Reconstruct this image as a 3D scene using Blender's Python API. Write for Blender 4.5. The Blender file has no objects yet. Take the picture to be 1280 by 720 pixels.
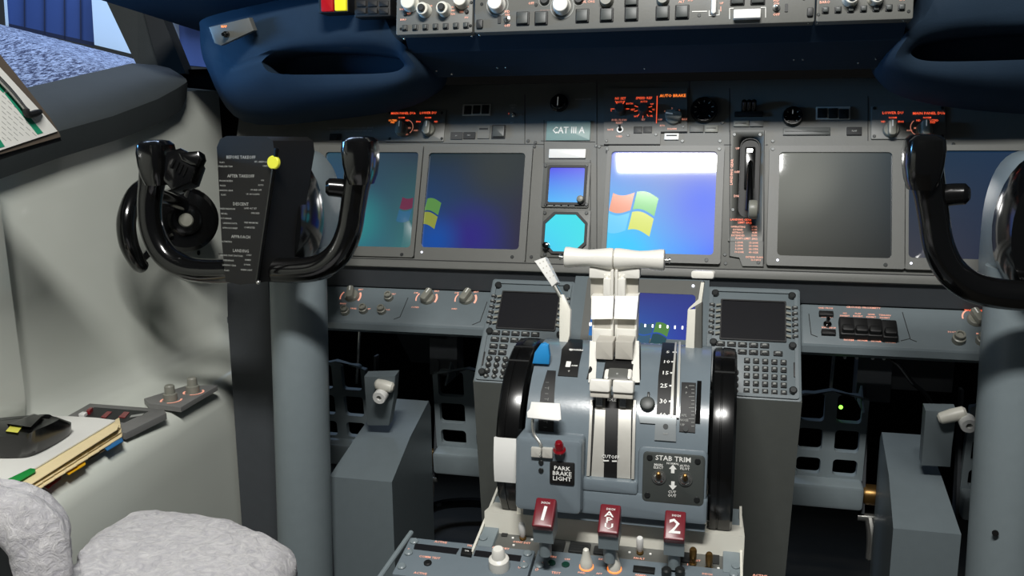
import bpy, bmesh, math, random
from mathutils import Vector, Matrix, noise
random.seed(7)
SC = bpy.context.scene
COL = SC.collection
R = math.radians
PI = math.pi
V = Vector
# ------------------------------------------------------------------ camera
FPX = 1100.0
th, ps, ro = R(11), R(13.5), R(.5)
Fw = V((-math.sin(ps)*math.cos(th), math.cos(ps)*math.cos(th), -math.sin(th)))
R0 = V((math.cos(ps), math.sin(ps), 0)); U0 = R0.cross(Fw)
CR = R0*math.cos(ro)-U0*math.sin(ro); CU = U0*math.cos(ro)+R0*math.sin(ro)
def ray(x, y): return Fw+CR*((x-640)/FPX)+CU*((360-y)/FPX)
CAM = V((0, 0, .85))-ray(805, 253)*1.42
cd = bpy.data.cameras.new('camera'); cam = bpy.data.objects.new('camera', cd); COL.objects.link(cam)
cd.sensor_width = 36; cd.lens = FPX/1280*36; cd.clip_start = .02
cam.matrix_world = Matrix(((CR.x, CU.x, -Fw.x, CAM.x), (CR.y, CU.y, -Fw.y, CAM.y), (CR.z, CU.z, -Fw.z, CAM.z), (0, 0, 0, 1)))
SC.camera = cam
def hit(x, y, o, n):
    d = ray(x, y); return CAM+d*((o-CAM).dot(n)/d.dot(n))
def HX(x, y, v): return hit(x, y, V((v, 0, 0)), V((1, 0, 0)))
def HY(x, y, v): return hit(x, y, V((0, v, 0)), V((0, 1, 0)))
def HZ(x, y, v): return hit(x, y, V((0, 0, v)), V((0, 0, 1)))
def HD(x, y, d): return CAM+ray(x, y)*d
class Fr:
    "a local frame: u to the right, v up along the face, n out of it"
    def __init__(s, o, tilt=0., yaw=0.):
        s.o = V(o); c, k = math.cos(tilt), math.sin(tilt)
        s.u = V((1, 0, 0)); s.v = V((0, k, c)); s.n = V((0, -c, k))
        if yaw:
            m = Matrix.Rotation(yaw, 3, 'Z'); s.u = m@s.u; s.v = m@s.v; s.n = m@s.n
    @classmethod
    def axes(cls, o, u, n):
        f = cls(o); f.n = V(n).normalized(); f.u = (V(u)-f.n*V(u).dot(f.n)).normalized(); f.v = f.n.cross(f.u); return f
    def P(s, u, v, w=0.): return s.o+s.u*u+s.v*v+s.n*w
    def px(s, x, y, w=0.):
        p = hit(x, y, s.o+s.n*w, s.n)-s.o; return p.dot(s.u), p.dot(s.v)
    def rect(s, x0, y0, x1, y1, w=0.):
        xm, ym = (x0+x1)/2, (y0+y1)/2
        ua = s.px(x0, ym, w)[0]; ub = s.px(x1, ym, w)[0]; va = s.px(xm, y1, w)[1]; vb = s.px(xm, y0, w)[1]
        return (ua+ub)/2, (va+vb)/2, (ub-ua)/2, (vb-va)/2
# ------------------------------------------------------------------ materials
def lin(c):
    def f(x):
        x /= 255; return x/12.92 if x <= .04045 else ((x+.055)/1.055)**2.4
    return (f(c[0]), f(c[1]), f(c[2]), 1)
MAT = {}
def mat(name, col, rough=.5, metal=0., emit=None, es=0., noise_amt=0., nscale=60., bump=0., bscale=300., coat=0., spec=.5):
    m = bpy.data.materials.new(name); m.use_nodes = True; nt = m.node_tree; b = nt.nodes['Principled BSDF']
    c = lin(col); b.inputs['Base Color'].default_value = c; b.inputs['Roughness'].default_value = rough; b.inputs['Metallic'].default_value = metal
    b.inputs['Specular IOR Level'].default_value = spec
    if coat: b.inputs['Coat Weight'].default_value = coat; b.inputs['Coat Roughness'].default_value = .08
    if emit: b.inputs['Emission Color'].default_value = lin(emit); b.inputs['Emission Strength'].default_value = es
    tc = nt.nodes.new('ShaderNodeTexCoord')
    if noise_amt:
        n = nt.nodes.new('ShaderNodeTexNoise'); n.inputs['Scale'].default_value = nscale; n.inputs['Detail'].default_value = 4
        mx = nt.nodes.new('ShaderNodeMix'); mx.data_type = 'RGBA'
        mx.inputs['A'].default_value = tuple(x*(1-noise_amt) for x in c[:3])+(1,); mx.inputs['B'].default_value = tuple(min(1, x*(1+noise_amt)) for x in c[:3])+(1,)
        nt.links.new(tc.outputs['Object'], n.inputs['Vector']); nt.links.new(n.outputs['Fac'], mx.inputs['Factor']); nt.links.new(mx.outputs['Result'], b.inputs['Base Color'])
    if bump:
        n2 = nt.nodes.new('ShaderNodeTexNoise'); n2.inputs['Scale'].default_value = bscale; n2.inputs['Detail'].default_value = 3
        bp = nt.nodes.new('ShaderNodeBump'); bp.inputs['Strength'].default_value = bump; bp.inputs['Distance'].default_value = .002
        nt.links.new(tc.outputs['Object'], n2.inputs['Vector']); nt.links.new(n2.outputs['Fac'], bp.inputs['Height']); nt.links.new(bp.outputs['Normal'], b.inputs['Normal'])
    MAT[name] = m; return m
mat('panel_grey', (100, 101, 97), .5, noise_amt=.06, bump=.05)
mat('bezel_grey', (92, 93, 89), .45, noise_amt=.05, bump=.04)
mat('console_grey', (102, 112, 116), .42, noise_amt=.06, bump=.06)
mat('stand_grey', (112, 123, 130), .22, noise_amt=.05, bump=.03)
mat('column_grey', (122, 133, 137), .38, noise_amt=.06, bump=.05)
mat('dark_shroud', (62, 66, 70), .6, noise_amt=.08, bump=.08)
mat('glare_blue', (30, 46, 62), .8, spec=.2, noise_amt=.12, nscale=25, bump=.12, bscale=500)
mat('black', (10, 10, 10), .55, noise_amt=.05)
mat('housing_dark', (74, 77, 74), .55, noise_amt=.08, bump=.05)
mat('void', (9, 9, 9), .9, noise_amt=.2, spec=.1)
mat('gloss_black', (9, 9, 9), .16, noise_amt=.05, coat=.5)
mat('wheel_black', (12, 12, 12), .2, noise_amt=.05)
mat('seam', (30, 31, 31), .7, noise_amt=.05)
mat('key_dark', (34, 36, 36), .5, noise_amt=.05)
mat('key_face', (64, 68, 66), .45, noise_amt=.05)
mat('screw', (52, 54, 54), .35, metal=.6, noise_amt=.05)
mat('ivory', (226, 224, 212), .35, noise_amt=.02)
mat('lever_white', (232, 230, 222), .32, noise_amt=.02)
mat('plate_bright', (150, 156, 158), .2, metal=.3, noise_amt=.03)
mat('lever_shade', (188, 184, 174), .5, noise_amt=.04)  # darker lever white, with recess shade put into the colour
mat('white_plate', (232, 232, 228), .4, noise_amt=.02)
mat('white_ink', (225, 225, 220), .5, emit=(225, 225, 220), es=.12, noise_amt=.01)
mat('pale_ink', (150, 152, 148), .6, noise_amt=.01)
mat('orange_ink', (200, 120, 95), .5, emit=(255, 92, 52), es=1.0, noise_amt=.01)
mat('amber_ink', (220, 140, 90), .5, emit=(255, 130, 50), es=1.3, noise_amt=.01)
mat('pink_ink', (225, 170, 150), .5, emit=(255, 160, 130), es=.45, noise_amt=.01)
mat('knob_grey', (128, 128, 118), .4, noise_amt=.05)
mat('metal', (190, 190, 185), .25, metal=.9, noise_amt=.05)
mat('track_metal', (196, 194, 186), .38, metal=.2, noise_amt=.08, nscale=90)
mat('brass', (120, 92, 50), .35, metal=.8, noise_amt=.1)
mat('fire_red', (110, 22, 34), .35, noise_amt=.04)
mat('lamp_red', (112, 8, 20), .2, emit=(160, 0, 20), es=.08, coat=.5, noise_amt=.02)
mat('mark_blue', (38, 140, 205), .45, noise_amt=.04)
mat('green_jewel', (25, 60, 50), .2, noise_amt=.04)
mat('teal_plate', (118, 146, 142), .45, noise_amt=.04)
mat('panel_dark', (112, 112, 110), .45, noise_amt=.05)
mat('liner', (208, 212, 203), .17, noise_amt=.03, nscale=4, coat=.6)
mat('sill_dark', (52, 57, 58), .6, noise_amt=.1, nscale=40, bump=.15, bscale=600)
mat('post_dark', (32, 35, 37), .6, noise_amt=.1)
mat('paper', (222, 222, 216), .7, noise_amt=.02)
mat('cream', (232, 214, 168), .65, noise_amt=.05, nscale=120)
mat('tab_green', (25, 140, 60), .5, noise_amt=.03)
mat('tab_yellow', (222, 170, 30), .5, noise_amt=.03)
mat('tab_red', (150, 30, 28), .5, noise_amt=.03)
mat('tab_blue', (40, 105, 160), .5, noise_amt=.03)
mat('tab_brown', (110, 95, 75), .6, noise_amt=.05)
mat('green_band', (28, 140, 105), .6, noise_amt=.03)
mat('board_brown', (92, 82, 72), .5, noise_amt=.1)
mat('label_yellow', (218, 214, 90), .5, noise_amt=.03)
mat('yellow_marker', (215, 215, 60), .4, emit=(215, 215, 60), es=.12, noise_amt=.02)
mat('warn_red', (150, 12, 20), .3, emit=(190, 10, 20), es=.25, noise_amt=.02)
mat('warn_yellow', (225, 215, 40), .3, emit=(240, 225, 40), es=.4, noise_amt=.02)
mat('led_green', (120, 230, 80), .3, emit=(130, 240, 70), es=3., noise_amt=.02)
mat('led_white', (240, 240, 255), .3, emit=(235, 240, 255), es=1.3, noise_amt=.02)
mat('floor_dark', (52, 50, 44), .8, noise_amt=.3, nscale=20, bump=.2)
mat('hall_blue', (50, 74, 128), .55, noise_amt=.15, nscale=3)
mat('hall_dark', (20, 30, 60), .7, noise_amt=.1)
mat('hall_white', (205, 222, 235), .7, noise_amt=.06, nscale=5)
def fleece():
    m = mat('fleece', (205, 203, 205), .95, spec=.15); nt = m.node_tree; b = nt.nodes['Principled BSDF']
    b.inputs['Sheen Weight'].default_value = .4
    tc = nt.nodes.new('ShaderNodeTexCoord'); n = nt.nodes.new('ShaderNodeTexNoise'); n.inputs['Scale'].default_value = 70; n.inputs['Detail'].default_value = 8; n.inputs['Roughness'].default_value = .7
    n.inputs['Distortion'].default_value = 1.5
    r = nt.nodes.new('ShaderNodeValToRGB'); r.color_ramp.elements[0].position = .3; r.color_ramp.elements[0].color = lin((172, 170, 178)); r.color_ramp.elements[1].position = .65; r.color_ramp.elements[1].color = lin((222, 220, 220))
    bp = nt.nodes.new('ShaderNodeBump'); bp.inputs['Strength'].default_value = .9; bp.inputs['Distance'].default_value = .008
    nt.links.new(tc.outputs['Object'], n.inputs['Vector']); nt.links.new(n.outputs['Fac'], r.inputs['Fac']); nt.links.new(r.outputs['Color'], b.inputs['Base Color'])
    nt.links.new(n.outputs['Fac'], bp.inputs['Height']); nt.links.new(bp.outputs['Normal'], b.inputs['Normal'])
fleece()
def speckle():
    m = mat('speckled_ground', (120, 130, 160), .9); nt = m.node_tree; b = nt.nodes['Principled BSDF']
    tc = nt.nodes.new('ShaderNodeTexCoord'); n = nt.nodes.new('ShaderNodeTexNoise'); n.inputs['Scale'].default_value = 55; n.inputs['Detail'].default_value = 5; n.inputs['Roughness'].default_value = .85
    r = nt.nodes.new('ShaderNodeValToRGB'); r.color_ramp.elements[0].position = .46; r.color_ramp.elements[0].color = lin((50, 54, 84)); r.color_ramp.elements[1].position = .56; r.color_ramp.elements[1].color = lin((190, 200, 225))
    nt.links.new(tc.outputs['Object'], n.inputs['Vector']); nt.links.new(n.outputs['Fac'], r.inputs['Fac']); nt.links.new(r.outputs['Color'], b.inputs['Base Color'])
speckle()
def glass():
    m = bpy.data.materials.new('glass'); m.use_nodes = True; nt = m.node_tree; nt.nodes.remove(nt.nodes['Principled BSDF'])
    t = nt.nodes.new('ShaderNodeBsdfTransparent'); g = nt.nodes.new('ShaderNodeBsdfGlossy'); g.inputs['Roughness'].default_value = .02
    f = nt.nodes.new('ShaderNodeFresnel'); f.inputs['IOR'].default_value = 1.3; x = nt.nodes.new('ShaderNodeMixShader')
    nt.links.new(f.outputs[0], x.inputs[0]); nt.links.new(t.outputs[0], x.inputs[1]); nt.links.new(g.outputs[0], x.inputs[2]); nt.links.new(x.outputs[0], nt.nodes['Material Output'].inputs[0])
    MAT['glass'] = m
glass()
def screen(name, corners, es=1., rough=.04, blobs=(), streak=None):
    "screen glow: bilinear blend of four corner colours (tl, tr, bl, br) emitted under gloss"
    m = bpy.data.materials.new(name); m.use_nodes = True; nt = m.node_tree; b = nt.nodes['Principled BSDF']
    L = nt.links.new
    b.inputs['Base Color'].default_value = (.012, .012, .014, 1); b.inputs['Roughness'].default_value = rough; b.inputs['Emission Strength'].default_value = es
    tc = nt.nodes.new('ShaderNodeTexCoord'); sx = nt.nodes.new('ShaderNodeSeparateXYZ'); L(tc.outputs['Generated'], sx.inputs[0])
    def mix(f, a, c):
        k = nt.nodes.new('ShaderNodeMix'); k.data_type = 'RGBA'; L(f, k.inputs['Factor'])
        for nm, q in (('A', a), ('B', c)):
            if isinstance(q, tuple): k.inputs[nm].default_value = lin(q)
            else: L(q, k.inputs[nm])
        return k.outputs['Result']
    top = mix(sx.outputs['X'], corners[0], corners[1]); bot = mix(sx.outputs['X'], corners[2], corners[3]); c = mix(sx.outputs['Z'], bot, top)
    for (bx, bz, rad, colr) in blobs:
        vm = nt.nodes.new('ShaderNodeVectorMath'); vm.operation = 'DISTANCE'; cx = nt.nodes.new('ShaderNodeCombineXYZ'); L(sx.outputs['X'], cx.inputs['X']); L(sx.outputs['Z'], cx.inputs['Z'])
        L(cx.outputs[0], vm.inputs[0]); vm.inputs[1].default_value = (bx, 0, bz)
        mr = nt.nodes.new('ShaderNodeMapRange'); mr.interpolation_type = 'SMOOTHSTEP'; mr.inputs['From Min'].default_value = 0; mr.inputs['From Max'].default_value = rad; mr.inputs['To Min'].default_value = 1; mr.inputs['To Max'].default_value = 0
        L(vm.outputs['Value'], mr.inputs['Value']); c = mix(mr.outputs['Result'], c, colr)
    L(c, b.inputs['Emission Color'])
    MAT[name] = m
screen('scr_left_outer', ((44, 82, 100), (44, 60, 76), (30, 58, 130), (60, 122, 122)), .75, blobs=((.35, .25, .5, (46, 150, 150)), (.12, .4, .35, (50, 60, 130))))
screen('scr_left_inner', ((34, 56, 66), (60, 68, 66), (20, 84, 160), (56, 52, 84)), .62, blobs=((.5, .12, .5, (54, 44, 150)), (.15, .08, .35, (16, 90, 190)), (.75, .85, .5, (64, 72, 72))))
screen('scr_center', ((140, 150, 235), (178, 176, 200), (90, 215, 255), (96, 130, 255)), 1.0, blobs=((.9, .5, .5, (118, 140, 250)), (.15, .0, .45, (70, 205, 255))))
screen('scr_right_inner', ((150, 152, 144), (62, 72, 76), (84, 84, 76), (44, 47, 45)), .75, blobs=((.15, .75, .5, (138, 140, 132)),))  # grey wall reflection put into the emission, brighter at the upper left
screen('scr_right_outer', ((24, 52, 76), (20, 48, 78), (60, 62, 72), (20, 36, 66)), .8)
screen('scr_lower', ((62, 62, 140), (50, 62, 138), (40, 130, 205), (50, 58, 170)), .9)
screen('scr_standby', ((92, 92, 235), (120, 120, 240), (90, 185, 250), (110, 190, 250)), 1.0)
screen('scr_cyan', ((75, 225, 240), (75, 225, 235), (75, 205, 245), (80, 225, 235)), 1.0)
screen('scr_off', ((16, 15, 14), (18, 17, 16), (16, 15, 13), (18, 17, 15)), .2, .22)
for nm, c in (('flag_red', (232, 150, 120)), ('flag_green', (120, 200, 120)), ('flag_blue', (105, 205, 250)), ('flag_yellow', (215, 225, 110)),
              ('dim_red', (130, 60, 90)), ('dim_green', (110, 170, 90)), ('dim_blue', (60, 120, 160)), ('dim_yellow', (170, 180, 80)), ('dim_pale', (80, 120, 150)), ('dim_olive', (60, 100, 110))):
    mat(nm, (10, 10, 10), .15, emit=c, es=1.0 if nm.startswith('flag') else .6)
# ------------------------------------------------------------------ mesh builder
_glyph = {}
def glyph(s):
    if s not in _glyph:
        cu = bpy.data.curves.new('t', 'FONT'); cu.body = s; cu.size = 1; cu.resolution_u = 1; cu.offset = .014; cu.align_x = 'CENTER'; cu.align_y = 'CENTER'
        o = bpy.data.objects.new('t', cu); me = o.to_mesh()
        vs = [(v.co.x, v.co.y) for v in me.vertices]; fs = [tuple(p.vertices) for p in me.polygons]
        if vs:
            ym = (min(v[1] for v in vs)+max(v[1] for v in vs))/2; vs = [(v[0], v[1]-ym) for v in vs]
        o.to_mesh_clear(); bpy.data.objects.remove(o); bpy.data.curves.remove(cu)
        _glyph[s] = (vs, fs)
    return _glyph[s]
def rrloop(uc, vc, hu, hv, r, seg=4):
    r = max(min(r, hu*.98, hv*.98), 1e-5); out = []
    for (sx, sy, a0) in ((1, 1, 0), (-1, 1, 90), (-1, -1, 180), (1, -1, 270)):
        for k in range(seg+1):
            a = R(a0+90*k/seg); out.append((uc+sx*(hu-r)+r*math.cos(a), vc+sy*(hv-r)+r*math.sin(a)))
    return out
class MB:
    def __init__(s, m='panel_grey'):
        s.v = []; s.f = []; s.mi = []; s.ms = [m]; s.c = 0
    def m(s, name):
        if name not in s.ms: s.ms.append(name)
        s.c = s.ms.index(name); return s
    def geo(s, vs, fs):
        b = len(s.v); s.v += [V(x) for x in vs]
        for f in fs: s.f.append(tuple(b+i for i in f)); s.mi.append(s.c)
        return s
    def loft(s, loops, cap0=True, cap1=True, closed=True):
        n = len(loops[0]); vs = [p for l in loops for p in l]; fs = []
        for k in range(len(loops)-1):
            for i in range(n if closed else n-1):
                j = (i+1) % n; fs.append((k*n+i, k*n+j, (k+1)*n+j, (k+1)*n+i))
        if cap0: fs.append(tuple(reversed(range(n))))
        if cap1: fs.append(tuple((len(loops)-1)*n+i for i in range(n)))
        return s.geo(vs, fs)
    def lo(s, fr, loop, w0, w1, bev=0., tp=0.):
        "prism of a local 2D loop, with an optional soft top edge; tp tapers the top"
        cu = sum(p[0] for p in loop)/len(loop); cv = sum(p[1] for p in loop)/len(loop)
        hu = max(abs(p[0]-cu) for p in loop); hv = max(abs(p[1]-cv) for p in loop)
        def sc(d): return [(cu+(p[0]-cu)*(1-d/max(hu, 1e-6)), cv+(p[1]-cv)*(1-d/max(hv, 1e-6))) for p in loop]
        L = [[fr.P(a, b, w0) for a, b in loop]]
        if bev:
            L.append([fr.P(a, b, w1-bev) for a, b in sc(tp)]); L.append([fr.P(a, b, w1-bev*.3) for a, b in sc(tp+bev*.3)]); L.append([fr.P(a, b, w1) for a, b in sc(tp+bev)])
        else: L.append([fr.P(a, b, w1) for a, b in sc(tp)])
        return s.loft(L)
    def rr(s, fr, x0, y0, x1, y1, w0, w1, r=.001, bev=0., tp=0.):
        return s.lo(fr, rrloop(*fr.rect(x0, y0, x1, y1, w1), r), w0, w1, bev, tp)
    def bx(s, fr, u0, u1, v0, v1, w0, w1, r=.001, bev=.0006):
        return s.lo(fr, rrloop((u0+u1)/2, (v0+v1)/2, (u1-u0)/2, (v1-v0)/2, r, 3), w0, w1, bev)
    def poly(s, fr, pts, w0, w1, bev=0.):
        return s.lo(fr, list(reversed([fr.px(x, y, w1) for x, y in pts])), w0, w1, bev)
    def ringl(s, fr, a, b, w0, w1, wi=None):
        wi = w0 if wi is None else wi
        A0 = [fr.P(*p, w0) for p in a]; A1 = [fr.P(*p, w1) for p in a]; B1 = [fr.P(*p, w1) for p in b]; B0 = [fr.P(*p, wi) for p in b]
        return s.loft([A0, A1, B1, B0], False, False)
    def ring(s, fr, o, i, w0, w1, ro_=.004, ri=.006, wi=None):
        return s.ringl(fr, rrloop(*fr.rect(*o, w1), ro_), rrloop(*fr.rect(*i, w1), ri), w0, w1, wi)
    def lathe(s, o, ax, prof, seg=24):
        "prof: list of (radius, height along ax)"
        ax = V(ax).normalized(); t = V((1, 0, 0)) if abs(ax.x) < .9 else V((0, 0, 1)); a = ax.cross(t).normalized(); b = ax.cross(a); o = V(o)
        return s.loft([[o+ax*h+(a*math.cos(2*PI*k/seg)+b*math.sin(2*PI*k/seg))*max(r, 1e-5) for k in range(seg)] for r, h in prof])
    def disc(s, fr, x, y, rad, w0, w1, seg=20, bev=0., wp=None):
        u, v = fr.px(x, y, w1 if wp is None else wp); o = fr.P(u, v, 0)
        pr = [(rad, w0), (rad, w1-bev), (rad-bev, w1)] if bev else [(rad, w0), (rad, w1)]
        return s.lathe(o, fr.n, pr, seg)
    def tube(s, pts, rad, seg=12, sq=1., up=None, sub=4, cap=True):
        pts = [V(p) for p in pts]; rads = list(rad) if isinstance(rad, (list, tuple)) else [rad]*len(pts)
        P, Q = [], []
        n = len(pts)
        for i in range(n-1):
            p0, p1, p2, p3 = pts[max(i-1, 0)], pts[i], pts[i+1], pts[min(i+2, n-1)]
            for k in range(sub):
                t = k/sub; P.append(.5*((2*p1)+(p2-p0)*t+(2*p0-5*p1+4*p2-p3)*t*t+(3*p1-p0-3*p2+p3)*t**3)); Q.append(rads[i]+(rads[i+1]-rads[i])*t)
        P.append(pts[-1]); Q.append(rads[-1]); upv = V(up) if up else None; prev = None; L = []
        for i, p in enumerate(P):
            d = (P[min(i+1, len(P)-1)]-P[max(i-1, 0)]).normalized()
            if upv: a = d.cross(upv).normalized()
            else:
                t = prev if prev is not None else (V((0, 0, 1)) if abs(d.z) < .9 else V((1, 0, 0)))
                a = (t-d*t.dot(d)).normalized(); prev = a
            b = d.cross(a)
            L.append([p+(a*math.cos(2*PI*k/seg)*sq+b*math.sin(2*PI*k/seg))*Q[i] for k in range(seg)])
        if cap:
            def ends(l, p, q, d): c = sum(l, V())/len(l); return [c+(x-c)*.6+d*q*.35 for x in l]
            d0 = (P[0]-P[1]).normalized(); d1 = (P[-1]-P[-2]).normalized()
            L = [ends(L[0], P[0], Q[0], d0)]+L+[ends(L[-1], P[-1], Q[-1], d1)]
        return s.loft(L)
    def text(s, fr, x, y, st, h, w=.0012, rot=0., ink=None, bold=0, sx=1.):
        "lettering centred on pixel (x, y) of the face; h = capital height in metres"
        if ink: s.m(ink)
        vs, fs = glyph(st); u0, v0 = fr.px(x, y, w); k = h/.72; c, sn = math.cos(rot), math.sin(rot)
        return s.geo([fr.P(u0+(a*c*sx-b*sn)*k, v0+(a*sn*sx+b*c)*k, w) for a, b in vs], fs)
    def line(s, fr, x0, y0, x1, y1, t=.0008, w0=0., w1=.0008):
        a = V(fr.px(x0, y0, w1)); b = V(fr.px(x1, y1, w1)); d = (b-a).normalized()*t/2; n = V((-d.y, d.x))
        return s.lo(fr, [tuple(a-n), tuple(b-n), tuple(b+n), tuple(a+n)], w0, w1)
    def arc(s, fr, x, y, rad, a0, a1, t=.0012, w=.001):
        u, v = fr.px(x, y, w); L = []
        for k in range(9):
            a = R(a0+(a1-a0)*k/8); L.append([fr.P(u+(rad-t/2)*math.cos(a), v+(rad-t/2)*math.sin(a), w), fr.P(u+(rad+t/2)*math.cos(a), v+(rad+t/2)*math.sin(a), w)])
        return s.loft(L, False, False, False)
    def ball(s, o, rx, ry, rz, seg=16, rings=10, mtx=None, f=None):
        o = V(o); L = []
        for i in range(rings+1):
            a = PI*(i+.02)/(rings+.04); l = []
            for k in range(seg):
                b = 2*PI*k/seg; p = V((rx*math.sin(a)*math.cos(b), ry*math.sin(a)*math.sin(b), rz*math.cos(a)))
                if f: p = f(p)
                if mtx: p = mtx@p
                l.append(o+p)
            L.append(l)
        return s.loft(L)
    def build(s, name, parent=None, org=None, sharp=32, label=None, smooth=True):
        org = V(org) if org is not None else (V(parent['_o']) if parent is not None else V((0, 0, 0)))
        if parent is None and org.length == 0 and s.v:
            lo = [min(p[i] for p in s.v) for i in range(3)]; hi = [max(p[i] for p in s.v) for i in range(3)]; org = V(((lo[0]+hi[0])/2, (lo[1]+hi[1])/2, lo[2]))
        me = bpy.data.meshes.new(name); bm = bmesh.new(); vv = [bm.verts.new(p-org) for p in s.v]
        for f, k in zip(s.f, s.mi):
            try: q = bm.faces.new([vv[i] for i in f])
            except ValueError: continue
            q.material_index = k; q.smooth = smooth
        bmesh.ops.remove_doubles(bm, verts=bm.verts, dist=1e-6)
        bmesh.ops.recalc_face_normals(bm, faces=bm.faces)
        ca = math.cos(R(sharp))
        for e in bm.edges:
            if len(e.link_faces) == 2 and e.link_faces[0].normal.dot(e.link_faces[1].normal) < ca: e.smooth = False
        bm.to_mesh(me); bm.free()
        for n in s.ms: me.materials.append(MAT[n])
        o = bpy.data.objects.new(name, me); COL.objects.link(o)
        if parent is not None: o.parent = parent; o.location = org-V(parent['_o'])
        else: o.location = org
        ORG[o.name] = tuple(org); o['_o'] = tuple(org)
        if label: o['label'] = label
        return o
ORG = {}
def tag(o, label, cat, group=None):
    o['label'] = label; o['category'] = cat
    if group: o['group'] = group
    return o
def thing(name, loc, label, cat, group=None):
    o = bpy.data.objects.new(name, None); o.empty_display_size = .02; COL.objects.link(o); o.location = loc; o['_o'] = tuple(loc)
    return tag(o, label, cat, group)
def struct(o): o['kind'] = 'structure'; return o
def copy_part(src, parent, name, world):
    "a linked copy of a part, its children too, moved so that its origin lies at world"
    c = src.copy(); COL.objects.link(c); c.parent = parent; c.location = V(world)-V(parent['_o']); c['_o'] = tuple(world)
    for ch in list(src.children):
        g = ch.copy(); COL.objects.link(g); g.parent = c
    return c
EXEC_PARTS = True
# ------------------------------------------------------------------ frames of the main faces
T20 = R(20)
MIP = Fr((0, 0, .85), T20)
MCP = Fr((0, -.14, 1.12), R(8))
CDU = Fr((0, -.055, .725), R(43))
_lo = HY(510, 361, -.035); LOW = Fr((0, _lo.y, _lo.z), R(52))
def screws(mb, fr, pts, r=.0028, w0=.0, w1=.0015):
    mb.m('screw')
    for x, y in pts: mb.disc(fr, x, y, r, w0, w1, 10, .0004)
# ------------------------------------------------------------------ main instrument panel
b = MB('panel_grey')
u0 = MIP.px(286, 250)[0]; u1 = .70
b.bx(MIP, u0, u1, MIP.px(760, 334)[1], .205, -.03, 0, .004)
for (x0, y0, x1, y1) in [(388, 177, 680, 180.5), (680, 150, 680, 326), (745, 182, 757, 182), (905, 181, 960, 181), (738, 200, 738, 322), (746, 100, 746, 330), (912, 110, 912, 165), (858, 120, 858, 150),
                         (955, 188, 955, 330), (656, 118, 656, 180), (1085, 120, 1085, 176), (1190, 183, 1279, 184), (360, 285, 396, 284), (862, 100, 862, 118), (676, 176, 744, 177.5)]:
    b.m('seam').line(MIP, x0, y0, x1, y1, .0011, 0, .0004)
screws(b, MIP, [(660, 176), (668, 183), (669, 178), (749, 183), (853, 176), (900, 176), (901, 185), (745, 182), (966, 176), (967, 184), (1192, 180), (664, 321), (736, 205), (903, 153), (906, 318), (907, 329), (742, 312)])
b.m('pale_ink').text(MIP, 438, 160, 'USE OF OXYGEN REGULATOR REQUIRED ABOVE', .0028, .0006); b.text(MIP, 438, 163.5, 'CREW SEAT LOCKED FOR TAKEOFF AND LDG', .0028, .0006)
b.m('black').rr(MIP, 412, 167, 426, 175, 0, .002, .001); b.m('seam').disc(MIP, 419, 171, .0045, .002, .004)
b.m('pale_ink').text(MIP, 366, 187, 'NOSE WHEEL STEERING', .0042, .0006, sx=1.1)
mip = b.build('instrument_panel'); tag(mip, 'wide grey main instrument panel carrying all the screens under the dark glareshield', 'instrument panel')
# lip shelf along the bottom of the panel and the dark apron below
b = MB('panel_grey')
za = MIP.px(760, 332)[1]; b.bx(MIP, u0, .70, za-.016, za, -.03, .012, .003, .0015); b.m('seam').bx(MIP, u0, .70, za-.003, za-.0015, .0, .0126, .0004, 0)
o = b.build('panel_ledge'); tag(o, 'thin light grey ledge running along the foot of the instrument panel', 'ledge')
b = MB('dark_shroud')
p0 = MIP.P(0, za-.016, 0); b.loft([[V((x, p0.y-.004, p0.z+.002)), V((x, LOW.o.y+.002, LOW.o.z+.001)), V((x, LOW.o.y+.03, LOW.o.z-.02)), V((x, p0.y+.03, p0.z))] for x in (u0, .70)])
o = b.build('panel_apron'); tag(o, 'dark grey apron strip between the panel ledge and the lower shelf panels', 'panel')
# --- display units
def flag(fr, x, y, s, cols, parent, w, clip=None):
    "the four waving panes; clip = (min u, max u) of the screen"
    u0, v0 = fr.px(x, y, w)
    for nm, (sx, sy), col in zip(('upper left pane', 'upper right pane', 'lower left pane', 'lower right pane'), ((-1, 1), (1, 1), (-1, -1), (1, -1)), cols):
        top = []; bot = []
        for k in range(9):
            t = k/8; a = .05+.95*t
            def wv(X): return .16*math.sin(PI*(X+.15))*1.0
            X = sx*a; y1 = sy*.06; y2 = sy*.95
            for lst, yy in ((top, y2), (bot, y1)):
                U = u0+s*(X*1.02+yy*.17); W = v0+s*(yy*.92+wv(X*.95)*1.1-.14*X)
                if clip: U = min(max(U, clip[0]), clip[1])
                lst.append(fr.P(U, W, w))
        mb = MB(col).loft([top, bot], False, False, False); mb.build('screen_icon', parent)
def display(label, scr, o, i, parent_lbl=None, screws_=(), led=(), extra=None, group=None, depth=.008, fr=MIP):
    uc, vc, hu, hv = fr.rect(*o)
    t = thing('display_unit', fr.P(uc, vc, 0), label, 'display', group)
    mb = MB('bezel_grey'); mb.ring(fr, o, i, 0, depth, .004, .006, .0035); screws(mb, fr, screws_, .003, depth, depth+.001); mb.build('bezel', t)
    mb = MB(scr); mb.lo(fr, rrloop(*fr.rect(*i, .003), .006), .001, .0034); s = mb.build('screen', t)
    for x, y in led: MB('led_white').disc(fr, x, y, .0018, depth, depth+.001, 10).build('indicator_lamp', t)
    return t, s
W = .0038
t, s = display('left outer display, teal and purple, behind the right horn of the left yoke', 'scr_left_outer', (392, 181, 523, 320), (401, 190, 518, 308))
uc, vc, hu, hv = MIP.rect(401, 190, 518, 308); flag(MIP, 516, 262, .024, ('dim_red', 'dim_red', 'dim_blue', 'dim_blue'), s, W, (uc-hu, uc+hu-.0008))
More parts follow.
